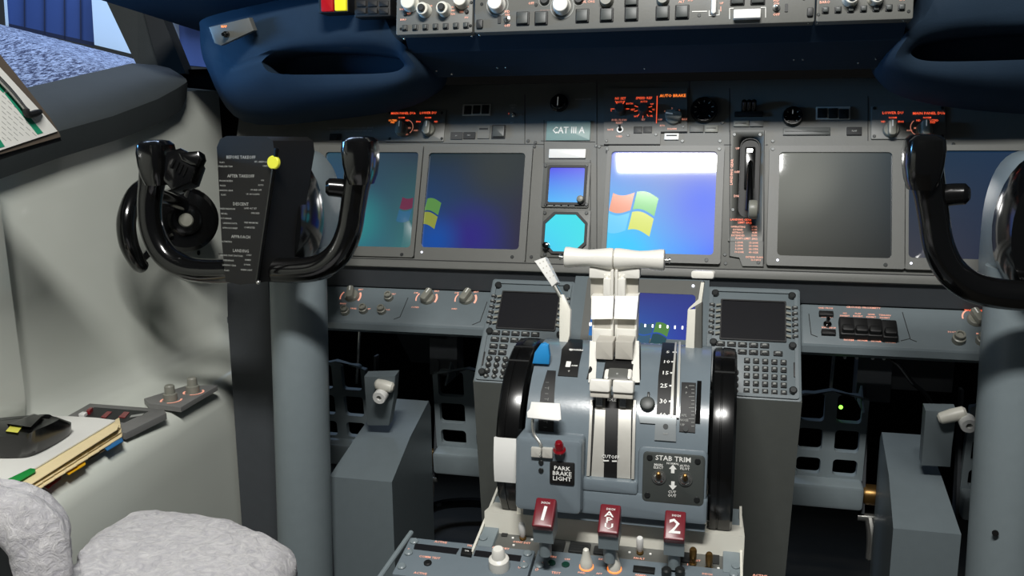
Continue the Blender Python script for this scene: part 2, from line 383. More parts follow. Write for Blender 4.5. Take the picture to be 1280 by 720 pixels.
t, s = display('left inner display, dark teal to violet, with half a coloured flag icon at left', 'scr_left_inner', (524, 183, 661, 326), (531, 191, 652.5, 310.5), screws_=[(502, 318), (640, 321)], led=[(527, 315)])
uc, vc, hu, hv = MIP.rect(531, 191, 652.5, 310.5); flag(MIP, 529, 266, .026, ('dim_green', 'dim_green', 'dim_yellow', 'dim_yellow'), s, W, (uc-hu+.0008, uc+hu))
t, s = display('bright blue centre display with a four-colour flag icon above the thrust levers', 'scr_center', (755, 182, 903, 328), (761, 189, 894, 317), screws_=[(759, 186), (899, 186), (883, 325)], led=[])
uc, vc, hu, hv = MIP.rect(761, 189, 894, 317); flag(MIP, 789, 266, .036, ('flag_red', 'flag_green', 'flag_blue', 'flag_yellow'), s, W, (uc-hu+.0008, uc+hu))
MB('flag_blue').lo(MIP, [MIP.px(x, y, W) for x, y in [(789, 290), (788, 290), (775, 262), (776, 262)]], W-.0001, W) if False else None
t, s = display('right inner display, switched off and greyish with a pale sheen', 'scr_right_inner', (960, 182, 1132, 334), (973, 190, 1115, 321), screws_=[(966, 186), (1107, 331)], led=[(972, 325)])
t, s = display('right outer display, dark navy, partly hidden by the right yoke', 'scr_right_outer', (1131, 181, 1310, 339), (1136, 188, 1300, 324), led=[(1139, 329)])
# --- standby stack between the left inner and centre displays
t = thing('placard', MIP.P(*MIP.px(710, 163), 0), 'teal CAT III A placard with white letters above the standby display', 'placard')
MB('teal_plate').rr(MIP, 683, 151, 738, 175.5, 0, .0025, .001, .0008).m('white_ink').text(MIP, 710.5, 162.5, 'CAT III A', .0115, .003, sx=.86).build('plate', t)
o = MB('white_plate').rr(MIP, 686, 186, 732, 197.5, 0, .004, .001, .001).build('label_holder'); tag(o, 'blank white label strip just above the small standby display', 'label')
def standby(label, scr, o, i, oct_, knob, name):
    t = thing(name, MIP.P(*MIP.px((o[0]+o[2])/2, (o[1]+o[3])/2), 0), label, 'instrument')
    mb = MB('bezel_grey'); mb.rr(MIP, *o, 0, .003, .003, .0008)
    ri = .016 if oct_ else .003
    lp = lambda g, r_: rrloop(*MIP.rect(*g, .006), r_, 1 if oct_ else 4)
    g2 = (i[0]-3, i[1]-3, i[2]+3, i[3]+3)
    mb.m('black').ringl(MIP, lp(g2, ri+.001), lp(i, ri), .003, .007, .004)
    screws(mb, MIP, [(o[0]+4, o[1]+4), (o[2]-4, o[1]+4), (o[0]+4, o[3]-4), (o[2]-4, o[3]-4)], .0028, .003, .005)
    mb.build('bezel', t)
    MB(scr).lo(MIP, lp(i, ri), .0032, .0045).build('screen', t)
    kx, ky = knob; u, v = MIP.px(kx, ky, .006)
    MB('knob_grey' if not oct_ else 'gloss_black').lathe(MIP.P(u, v, .003), MIP.n, [(.006, 0), (.0065, .008), (.0052, .013), (.004, .0135)], 16).build('knob', t)
    return t
t = standby('small square standby display glowing violet blue with a knob at its lower right corner', 'scr_standby', (678, 203, 737, 259.5), (686, 209.5, 730, 253), False, (726, 250), 'standby_display')
for x in (688, 697, 706, 715): MB('pale_ink').rr(MIP, x-3.5, 255.5, x+3.5, 257.5, .003, .005, .0005).build('button', t)
standby('octagonal cyan standby indicator under the violet one', 'scr_cyan', (677, 262, 737, 322), (681, 268, 730.5, 314.5), True, (683, 308), 'standby_indicator')
# --- selector panels with orange lettering
def bar_knob(t, fr, x, y, rad, m='knob_grey', ang=0, w=.002, name='knob', bar=True, off=.0):
    u, v = fr.px(x, y, w+.01)
    mb = MB(m); o = fr.P(u, v, 0); mb.lathe(o, fr.n, [(rad, w), (rad*1.02, w+.002), (rad*.92, w+.006), (rad*.86, w+.0065)], 24)
    if bar:
        c, sn = math.cos(ang), math.sin(ang); f2 = Fr.axes(o, fr.u*c+fr.v*sn, fr.n)
        mb.bx(f2, -rad*.46, rad*.46, -rad*1.0, rad*1.0, w+.006, w+.016, rad*.3, .0015)
        mb.m('white_ink').bx(f2, -.0008, .0008, rad*.1, rad*.9, w+.016, w+.0165, .0003, 0)
    return mb.build(name, t)
def selector(label, plate, ks, mirror):
    t = thing('display_selector_panel', MIP.P(*MIP.px((plate[0]+plate[2])/2, (plate[1]+plate[3])/2), 0), label, 'selector panel')
    b = MB('panel_grey').rr(MIP, *plate, 0, .0025, .002, .0008); screws(b, MIP, [(plate[0]+4, plate[3]-4), (plate[2]-4, plate[3]-4), (plate[0]+4, plate[1]+4), (plate[2]-4, plate[1]+4)], .0025, .0025, .0035); b.build('faceplate', t)
    a, c = ks
    b = MB('orange_ink')
    hot, cool = ('orange_ink', 'pink_ink')
    big = a if not mirror else c; sm = c if not mirror else a
    b.m(hot).text(MIP, big+4, 141.5, 'MAIN PANEL DUs', .0042, .003); b.text(MIP, sm+1, 141, 'LOWER DU', .0042, .003)
    b.m(hot).text(MIP, big+2, 147, 'NORM', .0028, .003); b.text(MIP, sm+1, 147, 'NORM', .0028, .003)
    s = 1 if not mirror else -1
    b.m('amber_ink' if not mirror else hot).text(MIP, big-s*9, 150.5, 'OUTBD', .0034, .003); b.text(MIP, big-s*9, 153, 'PFD', .0032, .003)
    b.m(hot).text(MIP, big+s*9, 150.5, 'ND', .003, .003); b.text(MIP, sm-s*11, 152, 'ENG', .003, .003); b.text(MIP, sm+s*11, 152, 'ND', .003, .003)
    b.m(cool).text(MIP, big+s*11, 160, 'MFD', .003, .003); b.text(MIP, big+s*8, 168, 'PFD', .003, .003)
    b.m('pink_ink').arc(MIP, big+s*7, 159, .0135, -50 if s > 0 else 130, 75 if s > 0 else 255, .001, .003); b.text(MIP, big+s*20, 163, 'INBD', .0026, .003)
    b.build('lettering', t)
    for x in (a, c): bar_knob(t, MIP, x, 160, .012, ang=R(0), off=0)
    return t
selector('left display selector panel with two round grey knobs and glowing orange letters', (483, 137, 556, 177), (500, 534), False)
selector('right display selector panel with two round grey knobs, above the right yoke horn', (1089, 131, 1182, 174), (1115, 1157), True)
# annunciator blocks
def annun(label, rects, frame, m='black', placards=(), name='annunciator'):
    t = thing(name, MIP.P(*MIP.px((frame[0]+frame[2])/2, (frame[1]+frame[3])/2), 0), label, 'annunciator')
    MB('track_metal' if m == 'black' else 'bezel_grey').rr(MIP, *frame, 0, .003, .001, .0006).build('frame', t)
    for r in rects: MB(m).rr(MIP, *r, .003, .005, .0008, .0006).build('light_cap', t)
    return t
annun('row of three unlit black caution lights above the left inner display', [(580, 132, 589, 142.5), (591, 131.5, 600, 142), (602, 131, 611, 142)], (578, 130, 613, 144))
annun('row of three unlit black caution lights above the right inner display', [(1022, 135, 1034, 147), (1036, 135, 1047.5, 147.5), (1049, 136, 1061, 148)], (1020, 133, 1063, 149))
o = MB('key_dark').rr(MIP, 563, 165, 578, 174, 0, .002, .001).m('seam').rr(MIP, 579, 165, 594, 173.5, 0, .002, .001).m('bezel_grey').rr(MIP, 597, 157, 612, 173, 0, .002, .001).m('seam').line(MIP, 599, 161, 610, 161, .003, .002, .0024).m('pale_ink').text(MIP, 570, 169.5, 'A/P', .002, .0024).text(MIP, 586, 169, 'FMC', .002, .0024).build('placard'); tag(o, 'small dark engraved placard row left of the square push switch', 'placard')
t = thing('push_switch', MIP.P(*MIP.px(623, 164), 0), 'square dark push switch beside the engraved placards above the left inner display', 'switch')
MB('seam').rr(MIP, 614.5, 156, 631.5, 172.5, 0, .003, .001).build('switch_frame', t); MB('key_face').rr(MIP, 616, 157, 630, 170.5, .003, .006, .001, .0008).build('switch_cap', t)
t = thing('test_switch', MIP.P(*MIP.px(640, 142), 0), 'tiny test switch with faint letters beside the left caution lights', 'switch')
MB('pale_ink').text(MIP, 641, 131.5, 'LIGHTS', .0028, .001).text(MIP, 641, 134.5, 'TEST', .0026, .001).text(MIP, 640, 153, 'BRT', .0024, .001).text(MIP, 650, 143.5, 'DIM', .0024, .001).m('orange_ink').text(MIP, 636, 142, '1', .0026, .001).build('lettering', t)
u, v = MIP.px(642, 144); MB('metal').lathe(MIP.P(u, v, 0), MIP.n, [(.004, 0), (.004, .002), (.0015, .003), (.002, .01), (.001, .0115)], 12).build('toggle', t)
t = thing('rotary_knob', MIP.P(*MIP.px(698, 127), 0), 'round black rotary knob with a white pointer above the CAT III A placard', 'knob')
u, v = MIP.px(698, 127, .008); o = MIP.P(u, v, 0)
MB('gloss_black').lathe(o, MIP.n, [(.0155, 0), (.0155, .002), (.013, .003), (.0125, .009), (.0115, .010)], 28).bx(Fr.axes(o, MIP.u, MIP.n), -.0022, .0022, -.0115, .0115, .010, .014, .001).build('knob_body', t)
MB('white_ink').bx(Fr.axes(o, MIP.u, MIP.n), -.0007, .0007, -.009, .006, .014, .0144, .0003, 0).build('pointer', t)
MB('pale_ink').text(MIP, 729, 124, 'BACKGROUND', .0028, .001).build('lettering', t)
# autobrake panel
t = thing('autobrake_panel', MIP.P(*MIP.px(805, 150), 0), 'autobrake and speed reference panel with glowing orange scales above the centre display', 'control panel')
b = MB('panel_grey').poly(MIP, [(755, 110), (859, 110), (859, 164), (826, 164.5), (825, 180), (755, 180)], 0, .003)
b.m('seam').line(MIP, 755, 180.5, 825, 180.5, .0015, 0, .0034).line(MIP, 826, 165, 859, 164.5, .0015, 0, .0034)
screws(b, MIP, [(758, 176), (785, 169), (820, 168), (854, 158)], .0025, .003, .004); b.build('faceplate', t)
b = MB('orange_ink')
for x, n, big in ((775, 9, True), (804, 10, False)):
    for k in range(7):
        a = R(-200+k*36) if x > 790 else R(180-k*60)
        if x < 790 and k > 3: continue
        b.line(MIP, x+7*math.cos(a), 136-7*math.sin(a), x+11.5*math.cos(a), 136-11.5*math.sin(a), .0009, .003, .0036)
b.m('orange_ink').text(MIP, 775.5, 123, 'N1 SET', .0042, .0034); b.text(MIP, 775.5, 127.5, 'AUTO', .0036, .0034); b.text(MIP, 805, 122.5, 'SPEED REF', .0042, .0034); b.text(MIP, 805, 127, 'AUTO', .003, .0034)
b.text(MIP, 764, 138, '2', .003, .0034).text(MIP, 787, 129.5, 'BOTH', .003, .0034).text(MIP, 791, 137, 'SET', .003, .0034).text(MIP, 817, 137, 'V1', .003, .0034).text(MIP, 814, 145, 'VR', .003, .0034).text(MIP, 795, 145.5, 'WT', .003, .0034).text(MIP, 815, 130, 'REF', .0024, .0034)
b.m('orange_ink').line(MIP, 821.5, 120, 820.5, 154, .0012, .003, .0036)
b.m('amber_ink').text(MIP, 841, 119.5, 'AUTO BRAKE', .005, .0034)
b.m('pink_ink').text(MIP, 774, 150, 'FUEL FLOW', .0034, .0034).text(MIP, 774, 153.5, 'RESET', .003, .0034).text(MIP, 763, 162, 'RATE', .003, .0034).text(MIP, 774, 170.5, 'USED', .003, .0034).text(MIP, 804, 149.5, 'SET', .003, .0034)
b.text(MIP, 825, 149.5, 'OFF', .003, .0034).text(MIP, 828, 157, 'RTO', .003, .0034).text(MIP, 840, 161, 'DISARM', .003, .0034).text(MIP, 855, 149, 'MAX', .0034, .0034)
b.text(MIP, 831, 139, '1', .003, .0034).text(MIP, 840, 135.5, '2', .003, .0034).text(MIP, 849, 138, '3', .003, .0034).build('lettering', t)
for r in ((792, 158, 803, 166.5), (804, 158, 815, 166)): MB('key_dark').rr(MIP, *r, .003, .0045, .0006, .0004).build('readout_window', t)
for x in (775, 804):
    u, v = MIP.px(x, 136, .01); o = MIP.P(u, v, 0)
    MB('key_face').lathe(o, MIP.n, [(.0095, .003), (.0095, .006), (.008, .009), (.0078, .016), (.007, .017)], 24).build('knob', t)
u, v = MIP.px(775, 162, .004); o = MIP.P(u, v, 0)
MB('white_ink').ringl(MIP, rrloop(u, v, .0055, .0055, .0055, 6), rrloop(u, v, .0034, .0034, .0034, 6), .003, .005).build('switch_ring', t)
MB('screw').lathe(o, MIP.n+V((0, 0, .3)), [(.0032, .003), (.0016, .005), (.0022, .014), (.001, .0155)], 12).build('toggle', t)
k = bar_knob(t, MIP, 842, 144, .0135, 'knob_grey', ang=R(80))
MB('white_plate').rr(MIP, 830.5, 166.5, 848.5, 174.5, 0, .003, .0006, .0004).m('seam').rr(MIP, 833, 168.5, 846, 170, .003, .0033, .0003).build('status_label', t)
# round gauges
def gauge(label, x, y, rad, ticks, sub, hand=None):
    t = thing('round_gauge', MIP.P(*MIP.px(x, y), 0), label, 'gauge')
    u, v = MIP.px(x, y, .008); o = MIP.P(u, v, 0)
    MB('gloss_black').lathe(o, MIP.n, [(rad, 0), (rad, .006), (rad*.93, .0085), (rad*.84, .0085), (rad*.8, .004), (.0001, .004)], 36).build('case', t)
    b = MB('pale_ink')
    for k in range(ticks):
        a = R(-50+k*280/(ticks-1)); c = V((math.cos(a), math.sin(a)))
        p = [V((u, v))+c*rad*f for f in (.58, .74)]; n = V((-c.y, c.x))*.0006
        b.lo(MIP, [tuple(p[0]-n), tuple(p[0]+n), tuple(p[1]+n), tuple(p[1]-n)], .004, .0046)
    b.build('scale', t)
    if hand is not None:
        a = R(hand); c = V((math.cos(a), math.sin(a))); n = V((-c.y, c.x))*.0007; p = [V((u, v)), V((u, v))+c*rad*.6]
        MB('white_ink').lo(MIP, [tuple(p[0]-n), tuple(p[0]+n), tuple(p[1]+n), tuple(p[1]-n)], .0048, .0054).build('needle', t)
    b = MB('gloss_black').lathe(MIP.P(u, v, 0), MIP.n, [(.003, .004), (.003, .0065)], 14)
    b.build('hub', t)
    return t
gauge('large round black gauge right of the autobrake knob', 880, 136, .0215, 9, None)
gauge('small round black gauge above the right inner display', 991, 144, .0155, 7, None, 90)
o = MB('bezel_grey').rr(MIP, 862, 156, 879.5, 165, 0, .003, .001, .0006).m('knob_grey').rr(MIP, 881, 156, 897.5, 165, 0, .003, .001, .0006).m('seam').line(MIP, 883, 160, 895, 160, .001, .003, .0034).build('placard'); tag(o, 'pair of small grey placards right under the large round gauge', 'placard')
t = thing('flap_switch_cluster', MIP.P(*MIP.px(936, 140), 0), 'cluster of small black switches above the landing gear lever', 'switch')
for x in (930, 936, 942):
    u, v = MIP.px(x, 133, .006); MB('gloss_black').lathe(MIP.P(u, v-.006, 0), MIP.n+V((0, 0, .9)), [(.0042, 0), (.0045, .008), (.004, .02), (.003, .021)], 14).build('switch_lever', t)
MB('black').rr(MIP, 918, 139, 954, 145, 0, .005, .002, .001).build('switch_base', t)
o = MB('knob_grey').rr(MIP, 917, 150.5, 936, 158, 0, .003, .0008, .0005).m('bezel_grey').rr(MIP, 937, 150.5, 954, 158, 0, .003, .0008, .0005).m('seam').line(MIP, 919, 154, 933, 154, .001, .003, .0034).build('placard'); tag(o, 'small grey placard pair directly above the landing gear lever panel', 'placard')
o = MB('key_face').rr(MIP, 979, 159, 1038, 168.5, 0, .003, .0008, .0005).m('seam').line(MIP, 981, 164, 1036, 164, .0008, .003, .0034).build('placard'); tag(o, 'long dark engraved placard under the small round gauge', 'placard')
o = MB('seam').rr(MIP, 1058.5, 158.5, 1077.5, 168.5, 0, .003, .0008, .0005).m('pale_ink').text(MIP, 1068, 163.5, 'FLAP', .0026, .0034).build('placard'); tag(o, 'short black placard under the right caution lights', 'placard')
# landing gear lever
t = thing('landing_gear_panel', MIP.P(*MIP.px(932, 250), 0), 'tall landing gear lever panel with black slot between the centre and right displays', 'control panel')
lp = rrloop(*MIP.rect(925, 174, 948, 271, .004), .0125, 5); ol = rrloop(*MIP.rect(912.5, 163, 955.5, 302, .004), .002, 5)
b = MB('panel_grey').ringl(MIP, ol, lp, 0, .004, 0); b.poly(MIP, [(912.5, 302), (955, 302), (953.5, 333), (928, 332.5), (924, 322), (912.5, 320)], 0, .004)
b.m('black').ringl(MIP, rrloop(*MIP.rect(924, 173, 949, 272, .004), .0135, 5), lp, .004, .0045, .004); b.m('seam').line(MIP, 912, 320, 912.5, 163, .001, .0, .0045).line(MIP, 955.5, 163, 954, 333, .001, 0, .0045)
screws(b, MIP, [(918, 168), (950, 168), (916, 262), (948, 328)], .0028, .004, .005); b.build('faceplate', t)
MB('black').lo(MIP, lp, .0002, .001).build('slot', t)
b = MB('gloss_black')
a0 = MIP.P(*MIP.px(938, 200, 0), .0); a1 = MIP.P(*MIP.px(937, 262, .04), .035)
b.tube([a0, a0+(a1-a0)*.5+MIP.n*.008, a1], [.004, .0055, .0065], 12).bx(MIP, *[MIP.px(x, 200, .004)[0] for x in (931, 944)], MIP.px(937, 236, .004)[1], MIP.px(937, 184, .004)[1], .001, .006, .002); b.build('lever_arm', t)
MB('metal').rr(MIP, 934, 186, 941, 190, .006, .008, .0008).build('lever_catch', t)
o = MIP.P(*MIP.px(941, 262, .035), .035); MB('knob_grey').lathe(o-MIP.u*.007, MIP.u, [(.008, 0), (.014, .001), (.0148, .004), (.0148, .010), (.014, .013), (.008, .014)], 28).build('wheel_knob', t)
b = MB('pink_ink').text(MIP, 922, 185.5, 'UP', .0036, .0046).text(MIP, 921, 215, 'OFF', .0036, .0046).text(MIP, 920.5, 245, 'DN', .0036, .0046).text(MIP, 914.5, 215, 'LANDING GEAR', .0042, .0046, rot=PI/2)
b.m('orange_ink').text(MIP, 926, 274.5, 'LANDING GEAR', .0032, .0046).text(MIP, 931, 278.5, 'LIMIT (IAS)', .0032, .0046)
b.m('pink_ink')
for k, (l, r_) in enumerate((('OPERATING', '270K'), ('EXTEND', '320K'), ('RETRACT', '.82M'), ('EXTENDED', '235K'))): b.text(MIP, 922.5, 283.5+k*3.6, l, .0029, .0046).text(MIP, 943, 283.5+k*3.6, r_, .0029, .0046)
b.text(MIP, 933, 298.5, 'FLAPS LIMIT (IAS)', .0032, .0046)
for k, (l, r_) in enumerate((('1-250K', '15-200K'), ('2-250K', '25-190K'), ('5-250K', '30-175K'), ('10-210K', '40-162K'))): b.text(MIP, 924, 303+k*4, l, .003, .0046).text(MIP, 942, 303.5+k*4, r_, .003, .0046)
b.text(MIP, 943, 321.5, 'EXTEND FLAPS', .0028, .0046).text(MIP, 945, 325, 'SLOWLY', .0028, .0046); b.build('lettering', t)
# ------------------------------------------------------------------ mode control panel and its two wings
def plate(name, label, cat, x0, x1, tint='panel_grey'):
    yb = MCP.px((x0+x1)/2, 42-(x0+x1-1000)/2*.042)[1]; ua = MCP.px(x0, 25)[0]; ub = MCP.px(x1, 25)[0]
    t = thing(name, MCP.P((ua+ub)/2, 0, 0), label, cat)
    b = MB(tint).bx(MCP, ua, ub, -.0125, .062, -.02, .006, .002, .0012)
    return t, b
t, b = plate('flight_instrument_panel', 'left flight instrument control panel with cream knobs and seven small square keys', 'control panel', 497, 592)
screws(b, MCP, [(501, 36), (588, 32), (589, 3)], .0022, .006, .007); b.build('faceplate', t)
u, v = MCP.px(505.5, 34.5, .009); k0 = MB('key_dark').bx(MCP, u-.0045, u+.0045, v-.0045, v+.0045, .006, .0075, .001).m('key_face').bx(MCP, u-.003, u+.003, v-.003, v+.003, .0075, .011, .001).build('key', t, org=MCP.P(u, v, .006))
for i in range(1, 7): u2, v2 = MCP.px(505.5+i*12.75, 34.5-i*.55, .009); copy_part(k0, t, 'key', MCP.P(u2, v2, .006))
def cream(t, x, y, r, m='ivory', cap='knob_grey', h=.016, fr=MCP, w=.006, name='knob', ringm=None):
    u, v = fr.px(x, y, w+h); o = fr.P(u, v, 0)
    b = MB(m).lathe(o, fr.n, [(r*1.12, w), (r*1.12, w+.002), (r, w+.004), (r*.94, w+h-.001), (r*.86, w+h), (r*.6, w+h)], 24)
    if ringm: b.m(ringm).ringl(fr, rrloop(u, v, r*1.5, r*1.5, r*1.5, 6), rrloop(u, v, r*1.38, r*1.38, r*1.38, 6), w, w+.0006)
    if cap: b.m(cap).lathe(o, fr.n, [(r*.6, w+h-.001), (r*.56, w+h+.004), (r*.45, w+h+.005)], 18)
    return b.build(name, t)
cream(t, 509, 1, .0115, cap=None); cream(t, 527, 10, .0095, cap='key_dark'); cream(t, 552, 9, .0095, cap='key_dark'); cream(t, 574, -2, .0105, cap=None)
MB('pink_ink').text(MCP, 504, 11.5, 'RADIO', .0026, .0068).text(MCP, 511, 17, 'RST', .0028, .0068).text(MCP, 504, 24.5, 'BARO', .0026, .0068).text(MCP, 538, 7.5, 'APP', .0026, .0068).text(MCP, 564, 9, 'VOR', .0026, .0068).text(MCP, 566, 13, 'MAP', .0026, .0068).text(MCP, 566, 17.5, 'PLN', .0026, .0068).text(MCP, 577, 15, 'STD', .0026, .0068).text(MCP, 583, 8, 'CTR', .0026, .0068).text(MCP, 583, 22, 'FPV', .0026, .0068).build('lettering', t)
for x, y in ((506, 17), (583, 14)): MB('key_dark').disc(MCP, x, y, .003, .006, .009, 12, .001).build('button', t)
t, b = plate('flight_instrument_panel', 'right flight instrument control panel with seven small square keys in a row', 'control panel', 1019.5, 1140)
screws(b, MCP, [(1023, 18), (1136, 14)], .0022, .006, .007); b.build('faceplate', t)
for i in range(7): u2, v2 = MCP.px(1032+i*15.9, 12.2-i*.6, .009); copy_part(k0, t, 'key', MCP.P(u2, v2, .006))
cream(t, 1065, -5, .0095, cap='key_dark'); cream(t, 1097, -6, .0095, cap='key_dark')
MB('pink_ink').text(MCP, 1031, 2.5, 'BARO', .0036, .0068).text(MCP, 1128, -.5, 'FPV', .003, .0068).build('lettering', t)
t, b = plate('mode_control_panel', 'long autopilot mode control panel with square grey buttons at the top of the picture', 'control panel', 594.5, 1017.5)
screws(b, MCP, [(602, 5), (670, 6), (763, 3), (874, 19), (1005, -2)], .0024, .006, .007); b.build('faceplate', t)
def mcpbtn(x, y, s=8.5):
    u, v = MCP.px(x, y, .01)
    return u, v
u, v = mcpbtn(653, 22.5); bs = MB('black').bx(MCP, u-.0096, u+.0096, v-.0096, v+.0096, .006, .0085, .0012).m('key_face').bx(MCP, u-.0078, u+.0078, v-.0078, v+.0078, .0085, .012, .001).build('mode_button', t, org=MCP.P(u, v, .006))
for (x, y) in [(676, 22), (727.5, 19), (758, 18), (789, 16.8), (789, -1), (828, 15.3), (852.5, 14.3), (922, -3), (947.5, -4)]: u2, v2 = mcpbtn(x, y); copy_part(bs, t, 'mode_button', MCP.P(u2, v2, .006))
cream(t, 618, 2, .011, 'lever_white', None, .018, ringm='pale_ink'); cream(t, 700, 4, .0115, 'lever_white', None, .018, ringm='pale_ink'); cream(t, 757, -2, .009, 'knob_grey', None, .012); cream(t, 828, -3, .008, 'knob_grey', None, .012)
cream(t, 680, -1, .006, 'key_dark', None, .006, ringm='pale_ink'); cream(t, 723, -2, .006, 'key_dark', None, .006, ringm='pale_ink')
for x, y, st in ((634, 24, 'F/D'), (970.5, 10, 'F/D')):
    b = MB('pink_ink').text(MCP, x, y-9.5, st, .0038, .0068).text(MCP, x, y-5.5, 'ON', .0032, .0068).text(MCP, x, y+8, 'OFF', .0036, .0068); b.build('lettering', t)
    u, v = MCP.px(x, y, .006); MB('metal').lathe(MCP.P(u, v, 0), MCP.n, [(.005, .006), (.005, .008), (.0018, .009), (.0024, .017), (.001, .0185)], 14).build('toggle', t)
for x, y in ((624, 24), (983, 9.5)): MB('key_dark').rr(MCP, x-2, y-5, x+2, y+5, .006, .0075, .0008).build('indicator_window', t)
MB('white_plate').rr(MCP, 889, -6, 895.5, 17, .006, .014, .003, .002).build('thumbwheel', t)
b = MB('white_ink').line(MCP, 865, 14.5, 884, 14, .0012, .006, .0068).line(MCP, 886.5, 13, 886.5, 19, .0008, .006, .0068).line(MCP, 886, 19.5, 899, 18.6, .0008, .006, .0068).line(MCP, 899, 19, 899, 12, .0008, .006, .0068)
b.m('pink_ink').text(MCP, 902, 4, 'UP', .003, .0068).line(MCP, 901, 8, 901, 14, .0008, .006, .0068).line(MCP, 675, 13, 693, 12, .0001, .006, .0062).text(MCP, 664, 4, 'OFF', .0034, .0068).text(MCP, 707, 3, '', .0034).text(MCP, 735, 2, 'LVL CHG', .0034, .0068).text(MCP, 852, 2, 'ALT', .0032, .0068).text(MCP, 863, 0, 'SPD', .0032, .0068)
b.m('white_ink').line(MCP, 912, 10, 912, 24, .0009, .006, .0068).line(MCP, 957, 9, 957, 22, .0009, .006, .0068).line(MCP, 912, 10.5, 917, 10.2, .0009, .006, .0068).line(MCP, 951, 9.4, 957, 9, .0009, .006, .0068); b.build('lettering', t)
MB('white_plate').rr(MCP, 917, 11, 951, 22.5, .006, .016, .001, .001).build('disengage_bar', t)
for x, y in ((598.5, 29), (1012.5, 14)): MB('key_dark').rr(MCP, x-3.5, y-5, x+4.5, y+6, .006, .010, .002, .001).build('latch', t)
# ------------------------------------------------------------------ glareshield
def mirror(loops): return [[V((-p.x, p.y, p.z)) for p in l] for l in loops]
def spl(keys, n):
    "closed smooth loop through keyed points"
    m = len(keys); out = []
    for i in range(n):
        f = i/n*m; k = int(f); t = f-k; p0, p1, p2, p3 = [V(keys[(k+j-1) % m]) for j in range(4)]
        out.append(.5*((2*p1)+(p2-p0)*t+(2*p0-5*p1+4*p2-p3)*t*t+(3*p1-p0-3*p2+p3)*t**3))
    return out
# loops around the recess: 12 stations starting at the left tip, going clockwise in the picture
st_outer = [(258, 84, 0.003), (250, 38, -0.027), (258, 22, -0.057), (330, 4, -0.077), (420, -14, -0.097), (490, -16, -0.097), (500, 42, -0.097), (524, 62, -0.087), (548, 102, -0.032), (520, 131, 0.003), (430, 148, 0.008), (305, 152, -0.002)]
st_ridge = [(291, 92, -0.067), (296, 84, -0.067), (305, 74, -0.077), (345, 54, -0.097), (402, 42, -0.107), (456, 45, -0.117), (492, 50, -0.117), (508, 66, -0.117), (520, 92, -0.097), (490, 108, -0.087), (420, 116, -0.077), (310, 118, -0.057)]
st_rim = [(328, 80, -0.087), (330, 74, -0.087), (340, 67, -0.087), (365, 62, -0.092), (405, 60, -0.097), (455, 62, -0.097), (490, 68, -0.097), (502, 76, -0.097), (504, 84, -0.097), (485, 91, -0.092), (420, 93, -0.087), (345, 92, -0.087)]
def rim(st, dy=0): return spl([HY(x, y, yy)+V((0, dy, 0)) for x, y, yy in st], 72)
A, B_, C_ = rim(st_outer), rim(st_ridge), rim(st_rim)
mid = [a*.5+b_*.5+V((0, -.012, 0)) for a, b_ in zip(A, B_)]; D_ = [c+V((0, .07, -.006)) for c in C_]
# back skin keeps it a closed body
back = [a+V((0, .05, .01)) for a in A]
hood_loops = [back, A, mid, B_, [(p+q)/2+V((0, -.004, 0)) for p, q in zip(B_, C_)], C_, D_]
t = thing('glareshield', (0, -.15, 1.05), 'dark blue-grey glareshield arching over the instrument panel, with an oval recess at each side', 'glareshield')
MB('glare_blue').loft(hood_loops).build('side_hood', t, sharp=50)
MB('glare_blue').loft(mirror(hood_loops)).build('side_hood', t, sharp=50)
prof = [(-.146, 1.195), (-.132, 1.1115), (-.128, 1.105), (-.115, 1.089), (-.113, 1.085), (-.106, 1.080), (-.045, 1.0525), (-.036, 1.051), (-.01, 1.055), (.03, 1.065), (.12, 1.10), (.12, 1.2)]
xs = (-.352, -.350, .350, .352)
MB('glare_blue').loft([[V((x*(1 if y < -.09 else .96), y, z)) for y, z in prof] for x in xs]).build('centre_brow', t, sharp=25)
MB('glare_blue').loft([[V((x, y, z)) for y, z in ((-.15, 1.195), (-.14, 1.205), (.3, 1.17), (.3, 1.15), (-.13, 1.188))] for x in (-.9, .9)]).build('top_cover', t)
b = MB('metal')
for x, y in [(507, 49), (547, 88.5), (566, 93), (591, 45.5), (601, 44.5), (623, 85), (633, 84.5), (806, 86), (992, 75), (1003, 74.5), (1010, 29), (1021, 29), (1128, 26), (1094, 74), (1072, 79)]:
    p = HY(x, y, -.135 if y < 60 else -.065); b.ball(p+V((0, -.006, 0)), .0016, .0016, .0016, 8, 5)
b.build('trim_screws', t)
# hood details
FH = Fr.axes(HY(290, 38, -.115), (1, .1, 0), (0.05, -1, -.1))
t = thing('map_light_switch', FH.o, 'small grey angled plate with one black switch at the left end of the glareshield', 'switch')
MB('bezel_grey').poly(FH, [(261, 34), (311, 22), (317, 38), (276, 57), (268, 54)], -.01, .003, .001).build('faceplate', t)
MB('amber_ink').text(FH, 280, 33, 'MAP', .0038, .0036).build('lettering', t)
u, v = FH.px(281, 43, .01); MB('gloss_black').lathe(FH.P(u, v, 0), FH.n, [(.005, .003), (.005, .008), (.003, .009), (.003, .016), (.002, .017)], 14).build('toggle', t)
FA = Fr.axes(HY(416, 4, -.14), (1, 0, 0), (0, -1, .05))
t = thing('master_warning_light', FA.P(0, 0, 0), 'red and yellow warning caps side by side under the top edge of the glareshield', 'warning light')
MB('black').rr(FA, 398, -8, 435, 16, -.03, .002, .002, .001).build('housing', t)
MB('warn_red').rr(FA, 401, -8, 415.5, 14, .002, .008, .001, .001).build('fire_cap', t); MB('warn_yellow').rr(FA, 418, -8, 432, 13, .002, .008, .001, .001).build('caution_cap', t)
t = thing('system_annunciator', FA.P(*FA.px(464, 10), 0), 'dark six-cell system annunciator right of the red and yellow warning caps', 'annunciator')
